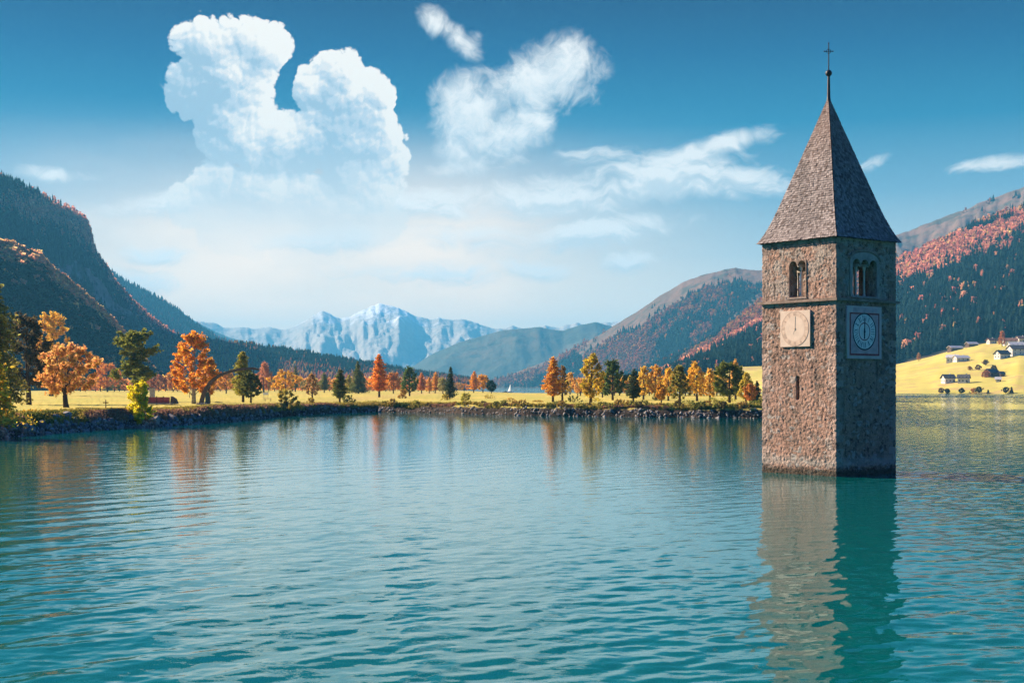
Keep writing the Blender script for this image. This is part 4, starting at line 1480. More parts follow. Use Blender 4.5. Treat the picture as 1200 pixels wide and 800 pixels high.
def tree_shape(kind, h, w, r, dens=1.0, leaf=None):
    """trunk-and-limb tubes and leaf clouds of one tree, metres, standing at the origin"""
    bm = bmesh.new()
    rw = w / 2
    C, E1, E2 = [], [], []
    ls = leaf or max(0.15, min(0.29, 0.020 * h + 0.045))

    def cloud(c, rad, n, size, flat=1.0, up=0.0):
        # sprays of twigs fanning out and up from the limb end, leaves strung along them
        c = np.array(c, float)
        out = np.array([c[0], c[1], 0.0])
        out = out / max(np.linalg.norm(out), 1e-3)
        nt = int(r.integers(6, 11))
        per = max(2, n // nt)
        for _ in range(nt):
            d_ = unit(out * 0.55 + np.array([0, 0, 0.75 * flat]) + r.normal(0, 0.62, 3) * np.array([1, 1, flat]))
            L_ = rad * r.uniform(0.9, 1.9)
            f_ = r.random((per, 1)) ** 0.8
            p = c - d_ * rad * 0.45 + d_ * L_ * f_ + r.normal(0, 1, (per, 3)) * rad * (0.24 - 0.14 * f_) * np.array([1, 1, max(flat, .5)])
            nn = unit(r.normal(0, 1, (per, 3)) + np.array([0, 0, up]))
            a = unit(np.cross(nn, r.normal(0, 1, (per, 3))))
            b = np.cross(nn, a)
            s_ = size * r.uniform(0.6, 1.35, (per, 1))
            C.append(p)
            E1.append(a * s_ * 0.62)
            E2.append(b * s_)

    lean = r.normal(0, 0.02, 2)
    if kind in ('larch', 'spruce'):
        tr0 = 0.020 * h + 0.05
        tube(bm, [(lean[0] * z * h, lean[1] * z * h, z * h - (0.4 if z == 0 else 0)) for z in (0, .25, .5, .75, .98)], [tr0 * 1.2, tr0, tr0 * .7, tr0 * .4, 0.02], 7)
        base = 0.10 if kind == 'spruce' else 0.16
        nw = int(h * (1.9 if kind == 'larch' else 2.3)) + 6
        for k in range(nw):
            u = (k + r.uniform(-.3, .3)) / nw
            z = h * (base + (0.98 - base) * max(0, u))
            L = rw * (1 - max(u, 0)) ** (0.72 if kind == 'larch' else 0.9) * r.uniform(0.72, 1.12) + 0.12
            if kind == 'larch':
                L *= min(1, 0.55 + 2.5 * max(u, 0))
            nb = int(r.integers(4, 7))
            ph = r.random() * 6.28
            for j in range(nb):
                a = ph + j * 6.283 / nb + r.normal(0, .25)
                Lj = L * r.uniform(0.6, 1.15)
                droop = -0.18 * Lj if kind == 'spruce' else r.uniform(-0.12, 0.16) * Lj
                tip = np.array([lean[0] * z + math.cos(a) * Lj, lean[1] * z + math.sin(a) * Lj, z + droop])
                root = np.array([lean[0] * z, lean[1] * z, z])
                if Lj > 0.8 and r.random() < 0.6:
                    tube(bm, [root, (root + tip) / 2 + np.array([0, 0, 0.05 * Lj]), tip], [0.012 * h * .35, 0.03, 0.012], 4, cap=False)
                n = max(3, int(dens * Lj / ls * 4.6))
                f_ = r.random((n, 1)) ** 0.65
                p = root + (tip - root) * f_
                wd = (0.30 * Lj * (1 - f_ * 0.55) + 0.12)
                p = p + r.normal(0, 1, (n, 3)) * wd * np.array([0.55, 0.55, 0.26])
                if kind == 'spruce':
                    p[:, 2] -= np.abs(r.normal(0, 0.12, n)) * Lj * 0.5
                nn = unit(r.normal(0, 1, (n, 3)) + np.array([0, 0, 0.5]))
                a1 = unit(np.cross(nn, r.normal(0, 1, (n, 3))))
                b1 = np.cross(nn, a1)
                s_ = ls * r.uniform(0.6, 1.3, (n, 1))
                C.append(p)
                E1.append(a1 * s_ * 0.5)
                E2.append(b1 * s_ * 1.05)
    else:
        stems = {'round': 1, 'birch': 1, 'pine': 1, 'vase': 4, 'bush': 6}[kind]
        tr0 = 0.022 * h + 0.05
        crown0 = {'round': .22, 'birch': .18, 'pine': .30, 'vase': .26, 'bush': 0.02}[kind]
        tops = []
        if kind == 'vase':
            tube(bm, [(0, 0, -0.4), (0.02 * h, 0, h * .08), (0.03 * h, 0, h * .2)], [tr0 * 2.0, tr0 * 1.55, tr0 * 1.4], 9)
            for k in range(7):
                a = k * 6.28 / 7 + r.normal(0, .3)
                q = rw * r.uniform(.35, .75)
                p1 = np.array([.03 * h + math.cos(a) * q * .35, math.sin(a) * q * .35, h * .45])
                p2 = np.array([math.cos(a) * q, math.sin(a) * q, h * r.uniform(.72, .92)])
                tube(bm, [(0.025 * h, 0, h * .16), p1, p2], [tr0 * .8, tr0 * .5, tr0 * .14], 6, cap=False)
                tops.append((p1, p2))
        elif kind == 'bush':
            for k in range(7):
                a = r.random() * 6.28
                q = rw * r.uniform(.2, .7)
                p2 = np.array([math.cos(a) * q, math.sin(a) * q, h * r.uniform(.6, .9)])
                tube(bm, [(0, 0, -.3), p2 * .5, p2], [0.05, 0.035, 0.015], 5, cap=False)
                tops.append((np.zeros(3), p2))
        else:
            tube(bm, [(lean[0] * z * h + r.normal(0, .01) * h * z, lean[1] * z * h + r.normal(0, .01) * h * z, z * h - (0.4 if z == 0 else 0)) for z in (0, .2, .45, .7, .93)], [tr0 * 1.35, tr0, tr0 * .75, tr0 * .45, 0.03], 8)
        ncl = {'round': 46, 'birch': 44, 'pine': 26, 'vase': 58, 'bush': 26}[kind]
        for k in range(ncl):
            u = (k + r.random()) / ncl
            z = crown0 + (1 - crown0) * u
            if kind == 'round':
                env = math.sin(math.pi * min(.97, .12 + u * .86)) ** .62
            elif kind == 'birch':
                env = math.sin(math.pi * min(.97, .16 + u * .83) ** 1.0) ** .8 * (1.15 - .45 * u)
            elif kind == 'pine':
                env = (.55 + .5 * math.sin(u * 9 + 1)) * (1 - .35 * u)
            elif kind == 'vase':
                env = (.35 + .75 * math.sin(math.pi * min(1, u * .75 + .1))) * (1 if u < .8 else 1 - (u - .8) * 2.4)
            else:
                env = math.sqrt(max(0.05, 1 - u * u * .9)) * .95
            a = k * 2.39996 + r.normal(0, .35)
            q = rw * env * math.sqrt(r.uniform(.12, 1.0)) * r.uniform(.85, 1.1)
            c = np.array([lean[0] * z * h + math.cos(a) * q, lean[1] * z * h + math.sin(a) * q, z * h * .97])
            rad = min(rw, h * .35) * {'round': .30, 'birch': .27, 'pine': .34, 'vase': .27, 'bush': .42}[kind] * r.uniform(.6, 1.45)
            c[2] = min(c[2], h - rad * .55)
            n = int(dens * (rad / ls) ** 2 * {'round': 9.5, 'birch': 7, 'pine': 10.5, 'vase': 6.2, 'bush': 12}[kind]) + 5
            cloud(c, rad, n, ls, {'pine': .5, 'birch': .95}.get(kind, .8), .3)
            if kind in ('round', 'birch', 'pine') and r.random() < .55:
                zr_ = max(.1 * h, c[2] - q * .8)
                rt = np.array([lean[0] * zr_, lean[1] * zr_, zr_])
                tube(bm, [rt, (rt + c) / 2 + np.array([0, 0, .02 * h]), c], [tr0 * .32, tr0 * .18, .015], 5, cap=False)
            if kind == 'vase' and tops:
                p1, p2 = tops[int(r.integers(0, len(tops)))]
                if r.random() < .6:
                    tube(bm, [p1 + (p2 - p1) * r.uniform(.2, .9), c], [tr0 * .14, .015], 4, cap=False)
    V, Fq = quads_to_mesh(np.concatenate(C), np.concatenate(E1), np.concatenate(E2))
    return bm, V, Fq


TREES = []


def warm(c):
    """sunlit autumn tones: the oranges a little lighter and yellower"""
    if c[0] > 1.6 * c[1]:
        return (min(c[0] * 1.3, 0.85), c[1] * 1.85, c[2] * 1.5)
    return tuple(x * 1.35 for x in c)



def make_tree(name, label, cat, kind, px, base_py, top_py, w_px, color, group=None, dens=1.0, bark=None, Y=None, var=0.0):
    p = meadow_pt(px, base_py) if Y is None else Vector(((px - 600) / F * Y, Y, float(meadow_z(px, Y))))
    h = (EYE + (HOR - top_py) / F * p.y) - p.z
    w = w_px / F * p.y
    r = np.random.default_rng(abs(hash((round(px * 10), round(top_py * 10)))) % (2 ** 32))
    bm, V, Fq = tree_shape(kind, h, w, r, dens)
    root = empty(name, p, r.random() * 6.28)
    tag(root, label, cat, group)
    bm_obj('trunk', bm, bark or M_BARK, root, smooth=True)
    cr_ = mesh_obj('crown', V, Fq, M_LEAF, root)
    cr_.color = (*warm(color), 1)
    TREES.append(root)
    return root


ORANGE, RUST, GOLDEN, PINKY = (0.62, 0.20, 0.035), (0.48, 0.13, 0.035), (0.66, 0.36, 0.045), (0.60, 0.24, 0.10)
LIME, OLIVE, GREEN, DKGREEN, BROWN = (0.33, 0.31, 0.035), (0.20, 0.19, 0.035), (0.085, 0.125, 0.03), (0.030, 0.055, 0.026), (0.16, 0.075, 0.035)
SHORE_G = 'single trees standing along the lake shore'
FAR_G = 'trees in the autumn row at the far side of the meadow'
SH_G = 'shrubs along the lake bank'

T_ = make_tree
# left end of the shore
T_('conifer', 'tall yellow-green conifer cut by the left edge, dipping almost to the water', 'tree', 'spruce', -20, 503, 372, 96, (0.60, 0.42, 0.05), SHORE_G, 1.3, None, 156.0)
T_('conifer', 'high dark green larch behind the yellow-green conifer at the left edge', 'tree', 'spruce', -12, 483, 292, 96, (0.22, 0.20, 0.05), SHORE_G, 1.2)
T_('leafy_tree', 'dark brown broad tree in shade beside the dark larch', 'tree', 'round', 34, 474, 370, 50, (0.10, 0.055, 0.035), SHORE_G, 1.0)
T_('leafy_tree', 'golden orange rounded tree rising behind the pink-orange tree', 'tree', 'round', 60, 464, 367, 40, (0.66, 0.29, 0.06), SHORE_G, 1.0)
T_('leafy_tree', 'wide pink-orange tree with forking trunk on the bank at the left', 'tree', 'vase', 78, 489, 405, 70, PINKY, SHORE_G, 1.25)
T_('pine_tree', 'irregular green pine with yellowish crown beside the yellow shrub on the bank', 'tree', 'pine', 157, 470, 390, 64, (0.17, 0.18, 0.032), SHORE_G, 1.5)
T_('leafy_tree', 'tall bright orange birch left of the curved arch', 'tree', 'birch', 227, 473, 390, 50, ORANGE, SHORE_G, 1.15, M_BIRCH)
T_('leafy_tree', 'narrow orange birch close beside the tall bright orange birch', 'tree', 'birch', 245, 472, 420, 27, (0.50, 0.17, 0.04), SHORE_G, 1.0)
T_('conifer', 'yellow-green larch standing just behind the curved arch', 'tree', 'larch', 285, 471, 410, 38, (0.26, 0.24, 0.04), SHORE_G, 1.4)
T_('leafy_tree', 'small dark green tree with thin stems right of the arch', 'tree', 'round', 294, 472, 437, 26, (0.10, 0.11, 0.03), SHORE_G, 1.1)
T_('conifer', 'slim mid-green conifer at the water bend, right of the mottled shrub', 'tree', 'larch', 398, 472, 431, 22, (0.11, 0.125, 0.032), SHORE_G, 1.4)
T_('larch', 'tall pointed flame-orange larch standing alone on the bank', 'larch', 'larch', 444.5, 472, 413, 27, (0.64, 0.17, 0.025), SHORE_G, 1.5)
T_('leafy_tree', 'slender two-stemmed green tree right of the flame-orange larch', 'tree', 'birch', 480, 473, 431, 22, GREEN, SHORE_G, 1.1)
T_('pine_tree', 'thin dark pine with bare lower trunk on the bank near the middle', 'tree', 'spruce', 527, 475, 428, 19, (0.045, 0.065, 0.035), SHORE_G, 1.0)
T_('larch', 'rusty orange larch with bare trunk just right of the open view to the far lake', 'larch', 'larch', 648, 477, 416, 31, (0.55, 0.19, 0.04), SHORE_G, 1.4)
T_('leafy_tree', 'thin brownish tree touching the rusty larch on its right', 'tree', 'birch', 659, 476, 428, 15, (0.22, 0.10, 0.04), SHORE_G, 0.9)
T_('leafy_tree', 'yellow-green tree with golden top between the rusty larch and the dark trees', 'tree', 'birch', 692, 475, 415, 32, (0.45, 0.33, 0.04), SHORE_G, 1.2)
T_('leafy_tree', 'dense mid-green twin-trunk tree on the bank', 'tree', 'birch', 718, 477, 423, 34, (0.085, 0.12, 0.032), SHORE_G, 1.3)
T_('conifer', 'darkest pine on the bank, touching the dense twin-trunk tree', 'tree', 'larch', 742, 479, 431, 25, (0.05, 0.065, 0.03), SHORE_G, 1.3)
T_('leafy_tree', 'olive slender tree in front of the orange grove', 'tree', 'birch', 797, 474, 428, 24, (0.22, 0.20, 0.045), SHORE_G, 1.2)
T_('leafy_tree', 'round dark green tree with yellowish left side, near the tower', 'tree', 'round', 855, 472, 426, 36, (0.13, 0.15, 0.03), SHORE_G, 1.4)
# second row and far side of the meadow: photo column, base row, top row, width, kind, colour
ROW = [
    ('leafy_tree', 'orange-red bushy tree on the meadow between the pink tree and the pine', 'round', 126, 459, 427, 34, (0.60, 0.19, 0.05)),
    ('leafy_tree', 'low orange round tree left of the tall orange birch', 'round', 203, 459, 438, 22, (0.55, 0.18, 0.05)),
    ('leafy_tree', 'dull red-brown bushy tree far behind the red parapet', 'round', 186, 459, 440, 20, (0.34, 0.10, 0.06)),
    ('leafy_tree', 'small orange tree framed by the curved arch', 'round', 265, 461, 437, 20, (0.62, 0.24, 0.05)),
    ('leafy_tree', 'pinkish red tree behind the dark stems right of the arch', 'birch', 309, 460, 425, 22, (0.52, 0.17, 0.10)),
    ('leafy_tree', 'broad dome-shaped orange tree behind the mottled shrub', 'round', 335, 462, 435, 42, (0.64, 0.27, 0.04)),
    ('conifer', 'small brown-green conifer top peeking over the dome-shaped orange tree', 'larch', 346, 459, 428, 12, (0.20, 0.17, 0.04)),
    ('leafy_tree', 'brown-purple thin tree right of the dome-shaped orange tree', 'birch', 366, 467, 438, 17, (0.36, 0.15, 0.07)),
    ('conifer', 'dull green conifer between brown-purple tree and slim mid-green conifer', 'larch', 380, 460, 436, 19, (0.17, 0.17, 0.04)),
    ('conifer', 'broad dark conifer with yellow left edge, left of the flame-orange larch', 'spruce', 420, 461, 422, 26, (0.13, 0.14, 0.03)),
    ('conifer', 'pale yellow-green young conifer beside the broad dark conifer', 'larch', 409, 461, 438, 15, (0.34, 0.28, 0.05)),
    ('leafy_tree', 'low rusty tree just right of the flame-orange larch', 'round', 461, 461, 437, 20, (0.50, 0.15, 0.04)),
    ('larch', 'first and reddest of three pointed trees left of the thin dark pine', 'larch', 494, 461, 436, 16, (0.56, 0.17, 0.07)),
    ('larch', 'middle of three pointed trees left of the thin dark pine', 'larch', 503, 461, 441, 12, (0.58, 0.22, 0.07)),
    ('larch', 'brighter orange last of three pointed trees left of the thin dark pine', 'larch', 510, 461, 435, 14, (0.62, 0.23, 0.05)),
    ('leafy_tree', 'pale brown faint tree touching the thin dark pine', 'round', 519, 461, 443, 12, (0.40, 0.24, 0.10)),
    ('larch', 'pointed bright orange larch left of the far lake water', 'larch', 555, 460, 434, 16, (0.64, 0.21, 0.03)),
    ('leafy_tree', 'round bright orange tree beside the far lake water', 'round', 566, 460, 439, 17, (0.64, 0.25, 0.03)),
    ('leafy_tree', 'dark green low tree at the left end of the far lake water', 'round', 576, 461, 446, 13, DKGREEN),
    ('leafy_tree', 'pale orange tree right of the rusty larch', 'birch', 668, 462, 436, 15, (0.62, 0.27, 0.08)),
    ('leafy_tree', 'greyish pale sapling left of the yellow-green golden-topped tree', 'birch', 677, 463, 447, 9, (0.40, 0.33, 0.18)),
    ('leafy_tree', 'orange tree glowing between yellow-green tree and dense twin-trunk tree', 'round', 706, 466, 440, 18, (0.62, 0.28, 0.04)),
    ('larch', 'golden orange tree right behind the darkest pine', 'birch', 754, 468, 430, 22, (0.62, 0.30, 0.06)),
    ('larch', 'tall pale orange tree, highest left part of the orange grove', 'birch', 768, 468, 428, 22, (0.66, 0.28, 0.07)),
    ('larch', 'wide golden tree in the middle of the orange grove', 'birch', 783, 469, 432, 22, (0.66, 0.30, 0.06)),
    ('leafy_tree', 'small deep orange tree low in front of the golden grove tree', 'round', 775, 472, 450, 14, (0.52, 0.20, 0.03)),
    ('larch', 'bright orange broad tree right of the olive slender tree', 'birch', 817, 470, 425, 26, (0.66, 0.29, 0.05)),
    ('larch', 'slim orange tree between the broad orange tree and the round dark tree', 'birch', 832, 470, 432, 16, (0.62, 0.28, 0.07)),
    ('larch', 'pink-orange pointed tree rising above the round dark tree', 'larch', 862, 468, 419, 22, (0.62, 0.27, 0.10)),
    ('leafy_tree', 'golden brown tree leaning towards the tower', 'birch', 874, 473, 436, 18, (0.50, 0.28, 0.06)),
    ('leafy_tree', 'rusty red low tree next to the tower wall', 'round', 879, 473, 450, 16, (0.48, 0.15, 0.05)),
    ('conifer', 'dark blue-green conifer half hidden beside the tower wall', 'spruce', 887, 472, 445, 14, DKGREEN),
]
for (nm, lb, kd, px, b_, tp, w, c_) in ROW:
    T_(nm, lb, 'tree' if nm != 'larch' else 'larch', kd, px, b_, tp, w, c_, FAR_G, 1.2)
# anonymous members of the back row, indistinct in the haze and behind the others
br = np.random.default_rng(5)
BACK = [(86, 446), (94, 444), (118, 441), (134, 443), (140, 446), (160, 445), (166, 447), (180, 446), (194, 446), (208, 444), (220, 446), (236, 445), (250, 447), (258, 446), (284, 447), (303, 446), (315, 444), (329, 446), (343, 446), (360, 447), (386, 448), (396, 448), (413, 449), (424, 449), (437, 449), (457, 448), (476, 447), (490, 447), (500, 449), (508, 448), (515, 449), (525, 450), (100, 446), (112, 444), (146, 447), (172, 446), (214, 447), (243, 446), (276, 445), (296, 447), (322, 446), (354, 446), (372, 448), (390, 449), (402, 450), (430, 450), (452, 449), (470, 448), (485, 447), (535, 450), (544, 451)]
for (px, tp) in BACK:
    c_ = [ORANGE, RUST, (0.5, 0.22, 0.08), OLIVE][int(br.integers(0, 4))]
    T_('leafy_tree', 'small autumn tree blurred into the far edge of the meadow behind the larger trees', 'tree', 'round', px, 458.6, tp - 1.5, 20, c_, 'small trees blurred into the meadow far edge', 0.8)
BACK2 = [(662, 446), (680, 443), (712, 440), (720, 445), (741, 441), (756, 439), (771, 441), (779, 443), (787, 438), (797, 439), (814, 437), (821, 441), (836, 436), (844, 441), (860, 439), (876, 446), (686, 448), (699, 446), (726, 442), (735, 446), (748, 442), (761, 446), (792, 441), (803, 440), (809, 444), (825, 445), (840, 440), (848, 444), (868, 444), (884, 452)]
for (px, tp) in BACK2:
    c_ = [(0.62, 0.28, 0.06), (0.6, 0.24, 0.08), (0.62, 0.34, 0.07)][int(br.integers(0, 3))]
    T_('leafy_tree', 'orange tree filling the back of the grove between the darker shore trees', 'tree', 'round', px, 463.5, tp, 21, c_, 'orange trees filling the back of the grove', 0.8)

# shrubs on the bank
SHR = [
    ('bright orange dome-shaped shrub on the rocks left of the forking tree', 38, 499, 480, 34, (0.62, 0.27, 0.04), 1.0),
    ('pink-red low shrub on the rocks between orange shrub and forking trunk', 62, 500, 487, 26, (0.50, 0.19, 0.12), 0.8),
    ('pale pink shrub at the foot of the yellow-green conifer', 18, 503, 489, 22, (0.46, 0.22, 0.13), 0.8),
    ('yellow shrub low at the left edge under the conifer', 3, 507, 491, 22, (0.55, 0.36, 0.03), 0.9),
    ('tall bright yellow pointed shrub hanging down to the water', 164, 499, 449, 30, (0.66, 0.40, 0.025), 1.3),
    ('mottled yellow-brown round shrub on the bank right of the arch', 336, 486, 457, 33, (0.38, 0.30, 0.06), 1.2),
    ('rounded green shrub by the water below the slim conifer', 409, 481, 463, 18, (0.12, 0.15, 0.035), 1.1),
    ('small orange-brown bush under the brown-purple tree', 365, 481, 466, 11, (0.34, 0.17, 0.04), 0.9),
    ('thin rust-coloured bush left of the slender two-stemmed tree', 472, 477, 456, 9, (0.42, 0.17, 0.04), 0.8),
    ('low yellow bush at the foot of the thin dark pine', 522, 479, 462, 12, (0.42, 0.32, 0.05), 0.9),
    ('open yellow-green bush right of the thin dark pine', 545, 477, 461, 16, (0.40, 0.35, 0.07), 0.6),
    ('pale yellow-green bush below the orange trees by the far lake', 573, 477, 462, 16, (0.46, 0.38, 0.08), 0.6),
    ('straw-coloured bush under the sailing boat', 598, 478, 466, 18, (0.50, 0.36, 0.10), 0.6),
    ('orange-brown bush left of the rusty larch trunk', 630, 481, 469, 18, (0.46, 0.23, 0.06), 0.7),
    ('yellow-green spreading bush right of the thin brownish tree', 672, 480, 464, 24, (0.33, 0.32, 0.05), 1.0),
    ('deep gold bush at the foot of the yellow-green tree', 698, 479, 466, 16, (0.58, 0.34, 0.03), 1.0),
    ('dark green bush left of the golden bush', 684, 481, 470, 16, (0.13, 0.15, 0.035), 1.0),
    ('olive bush under the darkest pine', 754, 482, 469, 20, (0.19, 0.19, 0.045), 1.0),
    ('dark olive narrow bush in front of the orange grove', 770, 477, 459, 10, (0.13, 0.12, 0.035), 1.0),
    ('mid-green bush below the olive slender tree', 808, 482, 469, 22, (0.21, 0.22, 0.045), 1.0),
    ('pale yellow-green bush left of the round dark tree', 836, 480, 466, 16, (0.36, 0.34, 0.06), 0.9),
    ('bright lime bush in front of the round dark tree', 853, 482, 466, 24, (0.36, 0.36, 0.045), 1.1),
    ('dark bush on the bank nearest to the tower wall', 886, 483, 469, 18, (0.20, 0.22, 0.05), 1.0),
]
for (lb, px, b_, tp, w, c_, dn) in SHR:
    Y = max(float(shore_y(px)) + 2.2, EYE * F / (b_ - HOR) * 0.0 + meadow_pt(px, b_).y)
    T_('shrub', lb, 'shrub', 'bush', px, b_, tp, w, c_, SH_G, dn, None, Y)
for k, (px, w) in enumerate([(450, 10), (460, 12), (488, 10), (503, 14), (515, 10), (534, 12), (556, 12), (566, 10), (590, 12), (604, 14), (622, 12), (637, 12), (652, 14), (658, 12), (680, 14), (690, 14), (706, 16), (724, 14), (741, 16), (748, 14), (762, 16), (775, 14), (788, 16), (802, 16), (815, 14), (829, 16), (842, 16), (848, 14), (860, 16), (872, 16), (880, 14), (890, 16), (582, 12), (612, 14), (644, 12), (664, 14), (716, 18), (733, 16), (782, 18), (795, 14), (822, 16), (868, 16), (876, 14), (900, 20), (925, 20), (950, 18), (975, 16), (1000, 16)]):
    Y = float(shore_y(px)) + br.uniform(1.4, 4.5)
    tp = HOR + (EYE - (1.7 + br.uniform(0.5, 1.6))) * F / Y
    T_('shrub', 'low rough autumn bush in the dark tangle along the bank edge', 'shrub', 'bush', px, 480, tp, w, [(0.20, 0.20, 0.05), (0.34, 0.22, 0.06), (0.30, 0.28, 0.06), (0.12, 0.10, 0.04)][k % 4], 'low rough bushes along the bank edge', 0.8, None, Y)

# ------------------------------------------------------------------ bank: boulders, rubble and dry grass
m, t = new_mat("bank stone")
oc = t.n('ShaderNodeTexCoord').outputs['Object']
rnd = t.n('ShaderNodeObjectInfo').outputs['Random']
g = t.n('ShaderNodeNewGeometry')
rr_ = t.m('FRACT', t.m('ADD', rnd, g.outputs['Random Per Island']))
c = t.mix(rr_, (0.085, 0.085, 0.09), (0.36, 0.32, 0.29))
nz = t.noise(oc, 2.5, 6, 0.65)
c = t.v('SCALE', c, scale=t.step(nz, 0.3, 0.7, 0.65, 1.25, 'LINEAR'))
finish(t, principled(t, c, 0.9, 0.2, bump(t, nz, 0.6, 0.15)))
M_ROCK = m
rk = np.random.default_rng(40)


def rock_mesh(r, name):
    bm = bmesh.new()
    bmesh.ops.create_icosphere(bm, subdivisions=2, radius=0.5)
    dirs = unit(r.normal(0, 1, (9, 3)))
    cut = r.uniform(0.26, 0.44, 9)
    for v in bm.verts:
        p = np.array(v.co)
        for d_, k_ in zip(dirs, cut):
            e_ = p @ d_ - k_
            if e_ > 0:
                p = p - d_ * e_ * 0.92
        v.co = Vector(p * (1 + r.normal(0, .03)))
    me = bpy.data.meshes.new(name)
    bm.to_mesh(me)
    bm.free()
    me.materials.append(M_ROCK)
    return me


rocks = [rock_mesh(rk, 'boulder') for _ in range(10)]
nb = 0
for k in range(330):
    px = float(np.interp(rk.random(), [0, .66, .84, 1], [-25, 330, 440, 1000]))
    d = rk.uniform(-0.6, float(np.interp(px, [300, 440], [3.4, 1.2])))
    Y = float(shore_y(px)) + d
    z = float(meadow_z(px, Y))
    if not (-1.0 < z < 2.2):
        continue
    big = px < 335
    s_ = rk.choice([0.5, 0.7, 0.9, 1.2, 1.8], p=[.25, .3, .25, .15, .05]) * rk.uniform(.85, 1.15) if big else rk.uniform(0.35, 0.85)
    if nb >= 260:
        break
    o = bpy.data.objects.new('boulder', rocks[int(rk.integers(0, 10))])
    o.location = ((px - 600) / F * Y, Y, max(z, -0.15) + s_ * 0.12)
    o.rotation_euler = tuple(rk.uniform(0, 6.28, 3))
    o.scale = (s_ * rk.uniform(.8, 1.4), s_ * rk.uniform(.8, 1.3), s_ * rk.uniform(.6, .95))
    col.objects.link(o)
    tag(o, 'angular grey boulder in the rubble bank where the meadow meets the lake', 'boulder', 'boulders of the rubble bank')
    nb += 1
# small rubble between them
n = 4200
px = np.interp(rk.random(n), [0, .72, 1], [-60, 330, 1020])
Y = shore_y(px) + rk.uniform(-0.8, 1, n) * np.interp(px, [300, 440], [4.2, 1.4]).clip(0) ** 1.0 * 1.0
z = meadow_z(px, Y)
tv = np.array([(1, 0, 0), (-1, 0, 0), (0, 1, 0), (0, -1, 0), (0, 0, 1), (0, 0, -1)], float)
tf = np.array([(0, 2, 4), (2, 1, 4), (1, 3, 4), (3, 0, 4), (2, 0, 5), (1, 2, 5), (3, 1, 5), (0, 3, 5)])
sz_ = rk.uniform(0.12, 0.38, n)
a = rk.uniform(0, 6.28, n)
jv = tv[None] * rk.uniform(0.55, 1.25, (n, 6, 1)) * sz_[:, None, None]
jx = jv[..., 0] * np.cos(a)[:, None] - jv[..., 1] * np.sin(a)[:, None]
jy = jv[..., 0] * np.sin(a)[:, None] + jv[..., 1] * np.cos(a)[:, None] + jv[..., 2] * 0.4
V = np.stack([((px - 600) / F * Y)[:, None] + jx, Y[:, None] + jy, z[:, None] + jv[..., 2]], -1).reshape(-1, 3)
Fr = (tf[None] + (np.arange(n) * 6)[:, None, None]).reshape(-1, 3)
tag(mesh_obj('rubble', V, Fr, M_ROCK), kind='stuff')
# dry grass tufts: pinkish and straw on the bank brow, yellow green over the near meadow
n = 64000
px = rk.uniform(-60, 1030, n)
d = np.abs(rk.normal(0, 1, n)) ** 1.3 * 9 + np.interp(px, [300, 440, 560], [2.2, 2.2, 2.0])
Y = np.minimum(shore_y(px) + d, np.interp(px, FARY[:, 0], FARY[:, 1]) - 12)
z = meadow_z(px, Y)
hb = rk.uniform(0.22, 0.62, n) * np.interp(d, [0, 8, 40], [1.25, 0.8, 0.5])
a = rk.uniform(0, 6.28, n)
wd = rk.uniform(0.10, 0.26, n)
ca, sa = np.cos(a), np.sin(a)
X = (px - 600) / F * Y
lx, ly = rk.normal(0, .18, n), rk.normal(0, .18, n)
V = np.stack([np.stack([X - ca * wd, Y - sa * wd, z - .05], -1), np.stack([X + ca * wd, Y + sa * wd, z - .05], -1),
              np.stack([X + ca * wd * .5 + lx, Y + sa * wd * .5 + ly, z + hb], -1), np.stack([X - ca * wd * .6 + lx, Y - sa * wd * .6 + ly, z + hb * .8], -1)], 1).reshape(-1, 3)
pat = fbm(X / 7, Y / 7, 3, 88)
cc = np.where((pat > .08)[:, None], np.array([0.40, 0.22, 0.13]), np.where((pat < -.25)[:, None], np.array([0.16, 0.18, 0.04]), np.array([0.42, 0.32, 0.07]))) * rk.uniform(.6, 1.2, (n, 1))
far_ = (d > 7)[:, None]
cc = np.where(far_, np.array([0.40, 0.32, 0.065]) * rk.uniform(.75, 1.15, (n, 1)), cc)
go_ = mesh_obj('grass', V, np.arange(n * 4).reshape(n, 4), M_FOREST)
at_ = go_.data.attributes.new('tint', 'FLOAT_COLOR', 'POINT')
at_.data.foreach_set('color', np.c_[np.repeat(cc, 4, 0), np.ones(n * 4)].astype(np.float32).ravel())
tag(go_, kind='stuff')
# ------------------------------------------------------------------ things on the shore
M_WOOD = plain_mat("weathered timber", (0.12, 0.085, 0.065), 0.85, 0.2, 0.35, 1.5)
M_REDW = plain_mat("red painted boards", (0.42, 0.085, 0.07), 0.8, 0.2, 0.25, 1.2)
M_DECK = plain_mat("pale deck boards", (0.34, 0.30, 0.27), 0.85, 0.2, 0.25, 1.0)
M_WHITE = plain_mat("white paint", (0.78, 0.77, 0.74), 0.7, 0.3, 0.06, 1.0)
M_STEEL = plain_mat("dark blue-green post paint", (0.05, 0.10, 0.11), 0.6, 0.4, 0.15, 2)

